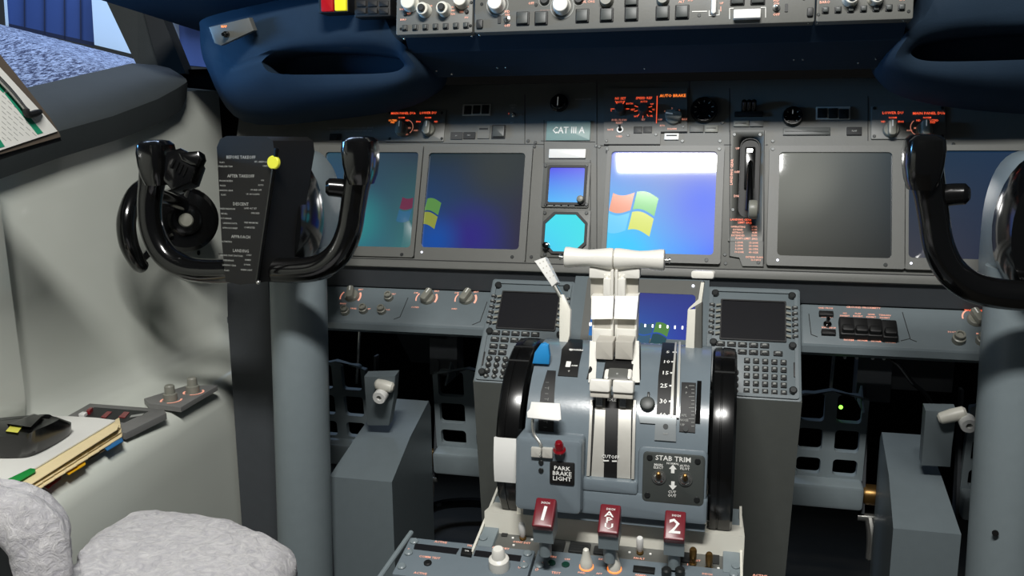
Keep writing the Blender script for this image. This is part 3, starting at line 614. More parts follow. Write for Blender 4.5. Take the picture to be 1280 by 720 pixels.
MB('black').rr(FA, 443, -2, 488, 21, -.03, .002, .002, .001).build('housing', t)
for i in range(3):
    for j in range(2): MB('black').rr(FA, 446+i*14, 1+j*9, 457+i*14, 8+j*9, .002, .004, .0006, .0005).build('annunciator_cell', t)
# ------------------------------------------------------------------ lower shelf panels
def shelf(name, label, xl, xr, seams):
    t = thing(name, LOW.P((xl+xr)/2, 0, 0), label, 'control panel')
    vb = LOW.px(510, 405.5)[1]
    b = MB('console_grey').bx(LOW, xl, xr, vb, 0, -.02, 0, .004, .0015)
    for s in seams: b.m('seam').line(LOW, *s, .0011, 0, .0005)
    b.build('faceplate', t)
    p = LOW.P(0, vb, 0); MB('console_grey').loft([[V((x, p.y+.002, p.z+.001)), V((x, p.y-.004, p.z-.002)), V((x, p.y-.004, p.z-.012)), V((x, p.y+.05, p.z-.03)), V((x, p.y+.05, p.z-.02))] for x in (xl, xr)]).build('front_lip', t)
    return t
XL0 = LOW.px(285, 395)[0]; XL1 = LOW.px(618, 385)[0]; XR0 = LOW.px(1000, 400)[0]
t = shelf('lower_panel', 'left lower shelf panel with grey lighting knobs, right of the left control column', XL0, XL1, [(510, 372, 500, 396), (500, 396, 492, 399), (609, 377, 600, 402), (600, 402, 590, 406)])
def small_knob(t, fr, x, y, r=.0075, h=.014, m='knob_grey'):
    u, v = fr.px(x, y, h); o = fr.P(u, v, 0)
    return MB(m).lathe(o, fr.n, [(r, 0), (r, h*.5), (r*.78, h*.55), (r*.82, h-.001), (r*.7, h), (r*.5, h), (r*.45, h-.003)], 20).build('knob', t)
for x, y in ((429, 384), (452, 382), (475, 383), (484, 366.5)): small_knob(t, LOW, x, y)
for x, y, a in ((438, 366, 12), (533, 369, -20), (582, 369, -20)): bar_knob(t, LOW, x, y, .0125, ang=R(a), w=0)
b = MB('pink_ink')
for x, y in ((438, 371), (533, 373), (582, 374)):
    b.arc(LOW, x, y, .018, -25, 35, .0032, .0006).arc(LOW, x, y, .018, 145, 200, .0022, .0006)
    b.text(LOW, x+13, y-9, 'BRT', .0035, .0006)
b.text(LOW, 429, 379.5, 'FOOT', .003, .0006).text(LOW, 442, 385.5, 'PANEL', .0028, .0006).text(LOW, 483, 387, 'FLOOD', .0028, .0006).text(LOW, 492, 367.5, 'BRT', .0032, .0006).text(LOW, 461, 386, 'MAP', .0025, .0006).text(LOW, 519, 384, 'OUTBD', .003, .0006).text(LOW, 568, 386, 'INBD', .003, .0006).text(LOW, 520, 366, 'DIM', .003, .0006).text(LOW, 571, 366, 'DIM', .003, .0006)
b.build('lettering', t)
t = shelf('lower_panel', 'right lower shelf panel with ground proximity switches under black guards', XR0, .70, [(1011, 392, 1014, 418), (1014, 418, 1022, 421), (1128, 390, 1138, 424), (1138, 424, 1146, 427), (1138, 423, 1126, 426)])
G0 = [(1051, 397), (1068, 398), (1085, 399), (1104, 401)]
for i, (x, y) in enumerate(G0):
    u, v = LOW.px(x+8, y+10, .01); hw = .0108
    b = MB('black').bx(LOW, u-hw, u+hw, v-.018, v+.016, 0, .012, .002, .002); b.bx(LOW, u-hw*.8, u+hw*.8, v-.016, v-.004, .010, .020, .003, .002).build('switch_guard', t)
for r in ((1024, 388, 1042, 393.5), (1027, 411, 1045, 417)): MB('black').rr(LOW, *r, 0, .006, .001, .001).build('indicator_light', t)
u, v = LOW.px(1034.5, 404, .004); MB('gloss_black').lathe(LOW.P(u, v, 0), LOW.n, [(.006, 0), (.006, .003), (.0025, .004), (.003, .015), (.0015, .017)], 12).build('toggle', t)
b = MB('pink_ink').text(LOW, 1079, 384.5, 'GROUND PROXIMITY', .0036, .0006)
for x, y, s1, s2 in ((1056, 393.5, 'G/S', 'INHIBIT'), (1072.5, 394, 'FLAP', 'INHIBIT'), (1089, 395, 'GEAR', 'INHIBIT'), (1106, 396, 'TERRAIN', 'INHIBIT')): b.text(LOW, x, y-2, s1, .003, .0006).text(LOW, x, y+1.2, s2, .003, .0006)
for x, y in ((1061, 425), (1078, 425.5), (1095, 426.5), (1113, 427.5)): b.text(LOW, x, y, 'NORM', .0034, .0006)
b.text(LOW, 1032, 385, 'GND PROX', .003, .0006).text(LOW, 1034, 396, 'SYS TEST', .003, .0006).text(LOW, 1036, 409.5, 'RWY INOP', .003, .0006).m('orange_ink').text(LOW, 1218, 388, 'MAIN PANEL', .0034, .0006)
b.m('pink_ink').arc(LOW, 1218, 397, .016, 120, 190, .0022, .0006).text(LOW, 1190, 415, 'FOOT', .003, .0006).text(LOW, 1224, 417, 'MAP', .003, .0006).build('lettering', t)
bar_knob(t, LOW, 1222, 395, .0125, ang=R(20), w=0)
small_knob(t, LOW, 1201, 417, .009, .017); small_knob(t, LOW, 1231, 418, .009, .017)
# ------------------------------------------------------------------ keypad units either side of the lower display
def cdu(label, sgn):
    t = thing('control_display_unit', CDU.P(sgn*.171, 0, 0), label, 'keypad unit')
    fr = Fr(CDU.P(.174 if sgn > 0 else -.171, 0, 0), R(43)); hw = .0685; H = .186
    P = lambda u, v, w=0: fr.P(u, v, w)
    b = MB('console_grey').bx(fr, -hw, hw, -H, .002, -.03, 0, .004, .0015)
    b.ringl(fr, rrloop(0, -H/2, hw-.004, H/2-.003, .004), rrloop(0, -H/2, hw-.009, H/2-.008, .004), 0, .003, 0)
    b.m('screw')
    for u in (-hw+.012, hw-.012):
        for v in (-.012, -.098, -H+.016): b.lathe(fr.P(u, v, 0), fr.n, [(.0055, 0), (.0055, .005), (.004, .006)], 14)
    b.build('faceplate', t)
    su0, su1, sv0, sv1 = -.046, .046, -.090, -.024
    MB('black').ringl(fr, rrloop(0, (sv0+sv1)/2, (su1-su0)/2+.002, (sv1-sv0)/2+.002, .002), rrloop(0, (sv0+sv1)/2, (su1-su0)/2, (sv1-sv0)/2, .002), 0, .003, .001).build('screen_surround', t)
    MB('scr_off').bx(fr, su0, su1, sv0, sv1, .0002, .0012, .002, 0).build('screen', t)
    def key(u, v, w_, h_, rnd, proto):
        p = fr.P(u, v, 0)
        if proto in KP[sgn]: return copy_part(KP[sgn][proto], t, 'key', p)
        b = MB('black')
        if rnd: b.lathe(p, fr.n, [(w_, 0), (w_, .0025), (w_*.85, .003)], 14).m('key_face').lathe(p, fr.n, [(w_*.62, .003), (w_*.58, .0055), (w_*.4, .006)], 12).m('pale_ink').lathe(p, fr.n, [(w_*.3, .0061), (w_*.3, .0063)], 6)
        else: b.bx(fr, u-w_, u+w_, v-h_, v+h_, 0, .0035, .001, .0006).m('key_face').bx(fr, u-w_*.72, u+w_*.72, v-h_*.66, v+h_*.66, .0035, .0062, .001, .0006).m('pale_ink').bx(fr, u-w_*.42, u+w_*.42, v-h_*.2, v+h_*.25, .0062, .0064, .0002, 0)
        KP[sgn][proto] = b.build('key', t, org=p)
    for side in (-1, 1):
        for k in range(6):
            key(side*.0605, -.033-k*.0098, .0042, .0026, False, 'line')
        b = MB('knob_grey')
        for k in range(6):
            v = -.033-k*.0098; n_, o_ = side*.0475, side*.0545
            b.loft([[fr.P(n_, v+.002, .003), fr.P(n_, v-.0014, .003), fr.P(o_, v-.003, .003), fr.P(o_, v+.0006, .003)], [fr.P(n_, v+.002, .0045), fr.P(n_, v-.0014, .0045), fr.P(o_, v-.003, .0045), fr.P(o_, v+.0006, .0045)]])
        b.build('line_marks', t)
    for k in range(5): key(-.046+k*.0158, -.0995, .0064, .0036, False, 'fn')
    for k in range(6): key(-.046+k*.0158+(.003 if k == 5 else 0), -.1115, .0064, .0036, False, 'fn')
    for k in range(2): key(-.046+k*.0158, -.1235, .0064, .0036, False, 'fn'); key(-.046+k*.0158, -.1345, .0064, .0036, False, 'fn')
    for r_ in range(4):
        for c in range(3): key(-.049+c*.0128, -.1455-r_*.0105, .0047, 0, True, 'num')
    for r_ in range(5):
        for c in range(5): key(-.0075+c*.0128, -.1255-r_*.0122, .0042, .0038, False, 'let')
    for v in (-.146,): MB('black').bx(fr, -.0615, -.0575, v-.012, v+.012, 0, .002, .001).build('annunciator_strip', t) if sgn < 0 else MB('black').bx(fr, .0575, .0615, v-.012+.01, v+.012+.01, 0, .002, .001).build('annunciator_strip', t)
    # housing under the unit, narrowing down to the floor
    a0, a1 = fr.P(-hw, -H, -.001), fr.P(hw, -H, -.001)
    if sgn > 0: q0, q1 = V((.115, a0.y+.01, 0)), V((.222, a0.y+.01, 0))
    else: q0, q1 = V((-.215, a0.y+.01, 0)), V((-.11, a0.y+.01, 0))
    c0, c1 = fr.P(-hw, 0, -.012), fr.P(hw, 0, -.012); e0, e1 = V((c0.x, .03, c0.z)), V((c1.x, .03, c1.z)); g0, g1 = V((q0.x, .03, 0)), V((q1.x, .03, 0))
    MB('housing_dark').loft([[a0, c0, e0, g0, q0], [a1, c1, e1, g1, q1]]).build('pedestal_housing', t)
    return t
KP = {1: {}, -1: {}}
cdu('left flight management keypad unit with a dark screen and rows of small keys', -1)
cdu('right flight management keypad unit with a dark screen and rows of small keys', 1)
fr = CDU
t, s = display('violet lower display behind the thrust levers, between both keypad units', 'scr_lower', (729, 349, 877, 436), (738, 366, 868, 433), fr=CDU, depth=.004)
flag(CDU, 815, 418, .022, ('dim_pale', 'dim_green', 'dim_pale', 'dim_olive'), s, .0042)
for i in range(6): MB('led_white').rr(CDU, 805.5+i*9.3, 405+i*.5, 807.5+i*9.3, 408.8+i*.5, .0034, .0044, .0004).build('white_dash', t)  # small emissive white marks on the lower display
MB('led_white').rr(CDU, 736.5, 403, 739.5, 407, .0034, .0044, .0004).build('white_dash', t)
MB('led_white').disc(CDU, 866.5, 357, .0022, .004, .006, 10).build('white_dash', t)
b = MB('console_grey').loft([[V((x, -.045, .735)), V((x, .0, .76)), V((x, .0, .1)), V((x, -.2, .1)), V((x, -.2, .58))] for x in (-.103, .108)]).build('forward_console'); tag(b, 'dark grey console body under the lower display between both keypad units', 'console')
# ------------------------------------------------------------------ control stand
YC, ZC, RD = -.28, .555, .130
def HCyl(x, y, off=0., r0=RD):
    "pixel ray against the drum of the stand: returns x and the angle up from the aft horizontal"
    d = ray(x, y); r = r0+off; oy, oz = CAM.y-YC, CAM.z-ZC
    a = d.y**2+d.z**2; b = 2*(oy*d.y+oz*d.z); c = oy**2+oz**2-r*r; D = b*b-4*a*c
    t = (-b-math.sqrt(max(D, 0)))/(2*a); p = CAM+d*t
    return p.x, math.atan2(p.z-ZC, -(p.y-YC))
def DP(x, ph, off=0.): return V((x, YC-(RD+off)*math.cos(ph), ZC+(RD+off)*math.sin(ph)))
def drum(mb, pts, o0, o1, n=10):
    "a strip laid on the drum; pts = (left px, right px, y) top to bottom"
    out = []
    st = []
    for k in range(len(pts)-1):
        for j in range(n): f = j/n; st.append([pts[k][i]*(1-f)+pts[k+1][i]*f for i in range(3)])
    st.append(list(pts[-1])); L = []
    for xl, xr, y in st:
        a, pa = HCyl(xl, y, o1); c, pc = HCyl(xr, y, o1); ph = (pa+pc)/2
        L.append([DP(a, ph, o0), DP(a, ph, o1), DP(c, ph, o1), DP(c, ph, o0)])
    return mb.loft(L)
def dfr(x, y, off=0.):
    "tangent frame on the drum"
    a, ph = HCyl(x, y, off); return Fr(DP(a, ph, 0), ph)
ST = thing('control_stand', (0, -.3, .42), 'grey throttle control stand with white thrust levers and two black trim wheels', 'control stand')
AF = Fr((0, -.41, .56), R(5))
prof = [(YC+.10, ZC-.15), (YC+.10, ZC+.07)]+[(YC-RD*math.cos(a), ZC+RD*math.sin(a)) for a in [R(150-k*7) for k in range(20)]]+[(-.4105, ZC), (AF.P(0, -.068, 0).y, AF.P(0, -.068, 0).z), (-.30, .486)]
MB('stand_grey').loft([[V((x, y, z)) for y, z in prof] for x in (-.1085, .1165)]).build('housing', ST)
MB('ivory').loft([[V((x, -.397, .492)), V((x, -.397, .40)), V((x, -.25, .40)), V((x, -.25, .492))] for x in (-.121, .1185)]).build('base_skirt', ST)
# trim wheels
def wheel(x0, x1, R_=.1265, blue=False, band=False):
    zc = .559; o = V((x0, YC-.005, zc)); w = x1-x0
    g = .0012
    pr = [(R_-.045, .004), (R_-.02, .002), (R_-.006, 0), (R_-.001, w*.1), (R_, w*.3), (R_, w*.36), (R_-g, w*.38), (R_-g, w*.42), (R_, w*.44), (R_, w*.7), (R_-.001, w*.9), (R_-.006, w), (R_-.02, w-.002), (R_-.045, w-.004)]
    b = MB('wheel_black').lathe(o, (1, 0, 0), pr, 72); b.lathe(o, (1, 0, 0), [(.03, .002), (R_-.04, .006), (R_-.04, w-.006), (.03, w-.002)], 40)
    wl = b.build('trim_wheel', ST)
    def seg(name, m, a0, a1, r_in, r_out, xa, xb):
        L = []
        for k in range(11):
            a = a0+(a1-a0)*k/10; c, s_ = -math.cos(a), math.sin(a)
            L.append([o+V((xa-x0, c*r_in, s_*r_in)), o+V((xa-x0, c*r_out, s_*r_out)), o+V((xb-x0, c*r_out, s_*r_out)), o+V((xb-x0, c*r_in, s_*r_in))])
        MB(m).loft(L).build(name, wl)
    if band: seg('white_band', 'white_plate', R(-13), R(14), R_-.012, R_+.0008, x0-.0008, x1+.0008)
    if blue:
        fb = Fr((0, -.345, .68), 0); MB('mark_blue').poly(fb, [(665, 455), (668, 441), (675, 431), (680, 429.5), (685, 432), (687, 445), (686, 456)], -.004, .004, .002).build('blue_mark', wl)
    if False: seg('blue_mark', 'mark_blue', R(64), R(88), R_-.030, R_-.002, x1-.004, x1+.0012)
    for a in (78, 63): seg('rim_line', 'seam', R(a), R(a+1.2), R_-.003, R_+.0005, x0+.003, x1-.003)
    return wl
wheel(-.1465, -.1135, blue=True, band=True)
wheel(.1185, .149)
# inner arc and scale between left wheel and housing
b = MB('black'); drum(b, [(684, 695, 463), (676, 693, 490), (673, 692, 520), (673, 692, 552)], -.002, .001)
b.m('pale_ink')
for k in range(9):
    f = dfr(684, 478+k*7, .001); b.text(f, 684-k*.3, 478+k*7, '— '[:1]+'|'*(k % 2), .003, .0016)
b.build('trim_scale', ST)
# speedbrake plate, lever
b = MB('black'); drum(b, [(712, 729, 424), (702, 728, 437), (700, 724, 455), (697, 722, 470)], 0, .0015)
b.m('white_ink'); f = dfr(718, 437, .0015); b.text(f, 720, 437, 'DOWN', .004, .002).line(f, 714, 437, 729, 438, .0012, .0015, .002).disc(f, 714, 437, .0025, .0015, .002, 10)
f = dfr(712, 456, .0015); b.lo(f, rrloop(*f.rect(707.5, 453, 713.5, 460), .0006), .0015, .002).text(f, 718, 457, 'ARM', .0028, .002).text(f, 711, 464, 'T', .003, .002); b.build('speedbrake_plate', ST)
LV = Fr((0, -.285, .75), 0)
sp = Fr.axes(HY(700, 370, -.26), (1, .1, 0), (-.1, -1, .25))
b = MB('ivory').poly(sp, [(704, 368), (713, 387), (712, 419), (706, 440), (699, 440), (699, 400), (699.5, 368)], -.004, .003, .001); sl = b.build('speedbrake_lever', ST)
MB('metal').tube([sp.P(*sp.px(693, 356), 0), sp.P(*sp.px(702, 372), 0)], .0032, 10, sub=2).build('lever_neck', sl)
MB('white_plate').poly(sp, [(667, 326), (681, 321), (697, 353), (690, 359)], -.008, .006, .003).build('lever_knob', sl)
b = MB('lever_shade')
for i in range(4):
    for j in range(2 if i > 2 else 3): b.disc(sp, 676+i*4.2+j*4-1, 329+i*6-j*2.3, .0009, .006, .0064, 8)
b.build('grip_dots', sl)
# thrust levers
def lever(s, X):
    "X maps the pixel columns of the right lever to this one"
    gx = LV.px(X(767.7), 323)[0], LV.px(X(831), 324)[0]; z = LV.px(770, 323.5)[1]; L = abs(gx[1]-gx[0]); r = .0142
    b = MB('lever_white').lathe(LV.P(gx[0], z, 0), LV.u*s, [(.012, 0), (r*.98, .001), (r, .006), (r*.86, L*.35), (r*.8, L*.5), (r*.85, L*.68), (r*1.0, L*.93), (r*.98, L*.985), (r*.86, L)], 32)
    t = b.build('thrust_lever', ST)
    MB('metal').lathe(LV.P(gx[1], z, 0), LV.u*s, [(.0022, 0), (.0022, .005), (.004, .0055), (.004, .007)], 12).build('go_around_button', t)
    def bx(m, x0, y0, x1, y1, w0, w1, nm, r_=.0015, bev=.001):
        a, c = sorted((X(x0), X(x1))); return MB(m).rr(LV, a, y0, c, y1, w0, w1, r_, bev).build(nm, t)
    bx('lever_white', 768, 335, 799.5, 348, -.016, .004, 'yoke_cap')
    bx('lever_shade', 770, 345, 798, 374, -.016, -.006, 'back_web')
    bx('lever_white', 768.4, 337, 772, 375, -.014, .010, 'inner_web')
    bx('lever_white', 772, 348.5, 781.5, 376, -.008, .010, 'stem')
    for dx in (773.2, 779): bx('lever_white', dx, 344, dx+1.8, 350, -.002, .008, 'stem_fork', .0008, .0006)
    pts = [LV.px(X(x), y, .016) for x, y in ((768.4, 371), (797.5, 371), (796, 397.5), (768.4, 397))]
    if s > 0: pts = pts[::-1]
    q = [LV.P(a, c, w_) for (a, c), w_ in zip(pts, (-.012, )*4)]; ys = [p[1] for p in pts]; top = max(ys)
    q2 = [LV.P(a, c, .010 if c > top-.006 else .024) for a, c in pts]
    MB('lever_white').loft([q, q2]).build('reverse_lever', t)
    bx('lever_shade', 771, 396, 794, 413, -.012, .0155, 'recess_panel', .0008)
    bx('lever_white', 768.4, 396, 772, 428, -.012, .016, 'inner_web'); bx('lever_white', 793, 396, 796, 428, -.012, .016, 'outer_web')
    bx('lever_white', 770, 411.5, 795, 428, -.010, .019, 'lower_block')
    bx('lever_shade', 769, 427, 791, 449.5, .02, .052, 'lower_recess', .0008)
    a, c = sorted((X(788.5), X(798.5))); a2, c2 = sorted((X(792), X(799)))
    pl = [(a, 426), (c, 426), (c2+.5, 476), (a2-1.5, 476)]
    fr_ = [HY(pl[0][0], 426, -.302), HY(pl[1][0], 426, -.302), HY(pl[2][0], 478, -.366), HY(pl[3][0], 478, -.366)]
    MB('lever_white').loft([[p+V((0, .035, -.012)) for p in fr_], fr_]).build('side_cheek', t)
    return t
lever(1, lambda x: x); lever(-1, lambda x: 767.2-(x-767.8)*(61/63))
b = MB('black'); f = dfr(772, 455, 0); b.rr(f, 755, 446, 791, 476, -.01, .004, .003); drum(b, [(737, 742, 458), (733, 741, 474)], 0, .001); drum(b, [(797, 801, 430), (796, 801, 474)], 0, .001); b.build('lever_slot', ST)
f = dfr(772, 466, .01); MB('bezel_grey').rr(f, 757, 459, 789, 475, 0, .012, .006, .003).m('lever_white').rr(f, 755, 460, 762, 473.5, 0, .0125, .003, .003).rr(f, 783, 460, 790, 473.5, 0, .0125, .003, .003).m('pale_ink').disc(f, 771.5, 467, .0014, .012, .0125, 8).build('interlock_roller', ST)
# start levers and their track
b = MB('track_metal'); drum(b, [(744, 757, 512), (739, 754.5, 597)], 0, .002); drum(b, [(773, 789, 512), (771, 788, 598)], 0, .002); b.build('start_lever_track', ST)
b = MB('lever_shade'); drum(b, [(745, 790, 497), (744, 790, 512)], 0, .0018); b.build('track_head', ST)
b = MB('black'); drum(b, [(757, 773, 494), (754.5, 771, 600)], 0, .003); b.m('white_ink')
f = dfr(765, 500, .003); b.text(f, 765, 499.5, 'IDLE', .0042, .0036); f = dfr(763, 571, .003); b.text(f, 763, 571, 'CUTOFF', .0042, .0036).line(f, 754, 576, 761, 576, .0015, .003, .0036).line(f, 765, 576.5, 771, 576.5, .0015, .003, .0036); b.build('cutoff_plate', ST)
b = MB('track_metal'); drum(b, [(738, 741, 500), (733, 737, 595)], 0, .006); b.build('guide_rail', ST); b = MB('track_metal'); drum(b, [(791.5, 795, 500), (789, 792.5, 599)], 0, .006); b.build('guide_rail', ST)
b = MB('seam'); drum(b, [(741, 744, 500), (737, 739.5, 597)], 0, .0012); drum(b, [(789.5, 791.5, 500), (787.5, 789.5, 598)], 0, .0012); b.build('rail_shadow_gap', ST)
for x0, x1, y0 in ((736.5, 762.5, 474), (765.5, 792, 475.5)):
    f = dfr((x0+x1)/2, y0+14, .02); a = Fr(f.o, R(15))
    t = MB('lever_white').rr(a, x0, y0, x1, y0+16, .012, .030, .002, .002).build('start_lever', ST)
    MB('lever_shade').rr(a, x0+1, y0+15, x1-1, y0+23, .006, .026, .001, .001).build('lever_collar', t)
    MB('metal').rr(a, (x0+x1)/2-4, y0+8, (x0+x1)/2+4, y0+34, -.004, .012, .001).build('lever_shank', t)
# flap quadrant
b = MB('black'); drum(b, [(828, 846, 428), (823, 846, 470), (820, 845.5, 530)], 0, .0016); b.m('white_ink')
for (x, y, n) in ((835, 440, '5'), (833, 452, '10'), (831.5, 466, '15'), (830, 482, '25'), (829, 501.5, '30'), (828, 519, '40')):
    f = dfr(x, y, .0016); b.text(f, x, y, n, .0062, .0022, sx=1.1); b.line(f, x+7+(501-y)*-.02, y, x+11, y, .0022, .0016, .0022)
b.build('flap_scale', ST)
b = MB('track_metal'); drum(b, [(844, 846, 425), (840, 843, 470), (837.5, 841, 521)], .0016, .003); drum(b, [(849, 851.5, 414), (847, 850, 470), (845, 848.5, 522)], .0016, .004); b.build('flap_gate', ST)
b = MB('black'); drum(b, [(852, 870, 478), (849, 869, 540)], 0, .0016); b.m('pale_ink')
for k in range(12): f = dfr(866, 482+k*4.6, .0016); b.line(f, 864-(k % 3 == 0)*3, 482+k*4.6, 868, 482+k*4.6, .0006, .0016, .002)
f = dfr(858, 488, .0016); b.text(f, 858, 484, 'A', .003, .002).text(f, 858, 491, 'P', .003, .002); f = dfr(855, 524, .0016); b.text(f, 855, 519, 'APL', .003, .002).text(f, 855, 525, 'NOSE', .003, .002).text(f, 853, 531, 'UP', .003, .002); b.build('trim_scale', ST)
b = MB('void'); drum(b, [(871.5, 877, 476), (869, 875, 529)], 0, .0018); b.build('trim_slot', ST)
b = MB('plate_bright'); drum(b, [(797, 846, 518), (800, 845, 530)], 0, .0022); drum(b, [(819, 845, 530), (818, 845, 551)], 0, .0022)
b.m('screw'); f = dfr(832, 533, .002); b.disc(f, 832, 533, .0032, .0022, .003, 12); b.m('pale_ink').text(f, 832, 542, 'FLAP', .002, .0026); b.build('flap_plate', ST)
b = MB('screw'); f = dfr(857, 536, .002); b.disc(f, 857, 536, .0034, 0, .003, 12); b.build('plate_screw', ST)
b = MB('key_face'); f = dfr(809, 504, 0); u, v = f.px(809, 503.5, .006); b.lathe(f.P(u, v, 0), f.n, [(.0092, 0), (.0092, .004), (.008, .006), (.006, .0068)], 24).m('screw').bx(f, u-.001, u+.002, v+.008, v+.016, 0, .003, .001).build('horn_cutout_button', ST)
fl = Fr.axes(HY(865, 400, -.27), (1, .15, 0), (-.15, -1, .1))
b = MB('ivory').poly(fl, [(859.5, 388), (877, 378), (880.5, 352), (876.5, 352), (873, 374), (861, 385)], -.003, .002, .0005).poly(fl, [(859.5, 387), (869.5, 387), (867, 452), (855.5, 452)], -.003, .004, .001)
flv = b.build('flap_lever', ST); MB('bezel_grey').poly(fl, [(869.5, 387), (877.5, 378), (877, 462), (866.5, 470)], -.006, .001, .001).build('lever_cheek', flv)
MB('lever_white').rr(fl, 863.5, 339, 892.5, 348.5, -.004, .009, .003, .002).build('lever_handle', flv)
MB('track_metal').poly(fl, [(855, 450), (866, 450), (864, 463), (853, 462)], -.004, .010, .001).build('lever_foot', flv)
# park brake box
MB('stand_grey').rr(AF, 644, 614, 884.5, 646, -.01, .0095, .004, .004).build('lower_fascia', ST)
PB = Fr((0, -.425, .56), R(4))
b = MB('stand_grey'); b.rr(PB, 643.5, 549, 727, 641, -.03, .012, .006, .005)
b.build('brake_box', ST)
MB('stand_grey').rr(AF, 719, 600, 797, 616, -.01, .011, .003, .003).build('track_foot', ST)
b = MB('screw'); [b.disc(PB, 676, y, .0032, .012, .014, 12, .0006) for y in (578.5, 588.5)]; b.build('box_screws', ST)
t = MB('black').rr(PB, 687, 578, 718, 605.5, .012, .0145, .002, .0006).m('white_ink').text(PB, 702.5, 585.5, 'PARK', .0052, .015, sx=1.15).text(PB, 702.5, 592, 'BRAKE', .0052, .015, sx=1.1).text(PB, 702.5, 598.5, 'LIGHT', .0052, .015, sx=1.15).build('park_brake_label', ST)
p = HY(699.5, 563.5, -.441); MB('lamp_red').lathe(p, (0, -.45, 1), [(.0075, 0), (.0078, .002), (.0055, .004), (.0055, .011), (.004, .0145), (.0015, .0155)], 20).build('park_brake_lamp', ST)
b = MB('track_metal').rr(PB, 663.5, 560, 676.5, 572, .010, .017, .001, .001).rr(PB, 677.5, 560.5, 690.5, 573, .010, .017, .001, .001).build('brake_slot_plate', ST)
p0, p1, p2, p3 = HY(676, 570, -.440), HY(676, 556, -.435), HY(667, 541, -.43), HY(666, 524, -.425)
bl = MB('metal').tube([p0, p1, p2, p3], [.0022, .0022, .002, .002], 8).build('park_brake_lever', ST)
PF = Fr.axes(HY(680, 513, -.425), (1, .05, 0), (.05, -1, .75))
MB('white_plate').poly(PF, [(664, 502), (700, 504), (701.5, 524.5), (698, 526), (659, 522), (658.5, 515), (662, 511)], -.001, .0012, .0008).build('lever_tag', bl)
# stab trim panel
SF = Fr((0, -.412, .56), R(5))
b = MB('stand_grey').rr(SF, 797, 563, 884, 634, -.004, .005, .006, .003).build('trim_frame', ST)
b = MB('key_face').rr(SF, 803, 567.5, 880.5, 630, .005, .008, .005, .001); screws(b, SF, [(812, 572), (872, 577), (809, 619), (871, 625)], .0036, .008, .0095)
b.m('white_ink').text(SF, 841.5, 573.5, 'STAB TRIM', .0062, .0086, sx=1.02).text(SF, 841, 579.5, 'NORMAL', .0026, .0086).text(SF, 823, 581, 'MAIN', .003, .0086).text(SF, 823, 584.5, 'ELECT', .003, .0086).text(SF, 856, 582.5, 'AUTO', .003, .0086).text(SF, 856, 586, 'PILOT', .003, .0086).text(SF, 840, 615, 'CUT', .0034, .0086).text(SF, 840, 619.5, 'OUT', .0034, .0086)
for s_, y in ((1, 586.5), (-1, 607)):
    u, v = SF.px(841, y, .0086); pts = [(u-.002, v-s_*.005), (u+.002, v-s_*.005), (u+.002, v), (u+.0045, v), (u, v+s_*.0055), (u-.0045, v), (u-.002, v)]
    b.lo(SF, pts if s_ > 0 else pts[::-1], .008, .0086)
b.build('stab_trim_plate', ST)
for x, y in ((823.5, 597), (856.5, 599.5)):
    u, v = SF.px(x, y, .01); o = SF.P(u, v, 0); t = MB('metal').lathe(o, SF.n, [(.0085, .008), (.0085, .0095), (.006, .0095), (.006, .011), (.0045, .012)], 22).build('trim_switch', ST)
    MB('brass').lathe(o+SF.n*.01, SF.n+V((0, 0, .9)), [(.0028, 0), (.0034, .004), (.0026, .012), (.0012, .0135)], 12).build('toggle', t)
# ------------------------------------------------------------------ pedestal with fire handles and radio panels
PED = Fr(HZ(760, 672, .462), R(78))
base = MB('console_grey'); 
za = PED.P(0, 0, 0)
L = []
def pedbox(name, label, cat, x0, y0f, x1, y1f, drop, m='console_grey'):
    pass
FXL = PED.px(596, 677)[0]; FXR = PED.px(927, 706)[0]; WXL = PED.px(509, 672)[0]; WXR = PED.px(975, 717)[0]
vf = PED.px(514, 671)[1]
t = thing('pedestal', (0, -.6, 0), 'grey centre pedestal body with a white upper rim, below the control stand', 'pedestal')
MB('ivory').loft([[V((x, za.y+.1, .462)), V((x, -.40, .484)), V((x, -.40, .3)), V((x, -.3, .3))] for x in (FXL, FXR)]).build('rim_panel', t)
b = MB('ivory')
for x0, x1 in ((FXL-.001, FXL+.002), (FXR-.002, FXR+.001)):
    b.loft([[PED.P(x, vf-.02, .004), PED.P(x, .085, .004), PED.P(x, .085, -.1), PED.P(x, vf-.02, -.1)] for x in (x0, x1)])
b.build('side_trim', t)
MB('column_grey').loft([[PED.P(x, .10, -.012), PED.P(x, vf, -.012), PED.P(x, vf, -.30), V((x, -.3, 0))] for x in (FXL, FXR)]).m('dark_shroud').loft([[PED.P(x, vf, -.012), PED.P(x, -.5, -.012), PED.P(x, -.5, -.35), PED.P(x, vf, -.35)] for x in (WXL, WXR)]).build('body', t)
b = MB('column_grey').tube([PED.P(*PED.px(514, 664), -.002), PED.P(*PED.px(478, 715), -.002), PED.P(*PED.px(440, 770), -.002)], .0035, 10).build('edge_rail', t)
def _scr(mb, fr, pts, r, w0, w1):
    mb.m('column_grey')
    for x, y in pts: mb.disc(fr, x, y, r, w0, w1, 12, .0006)
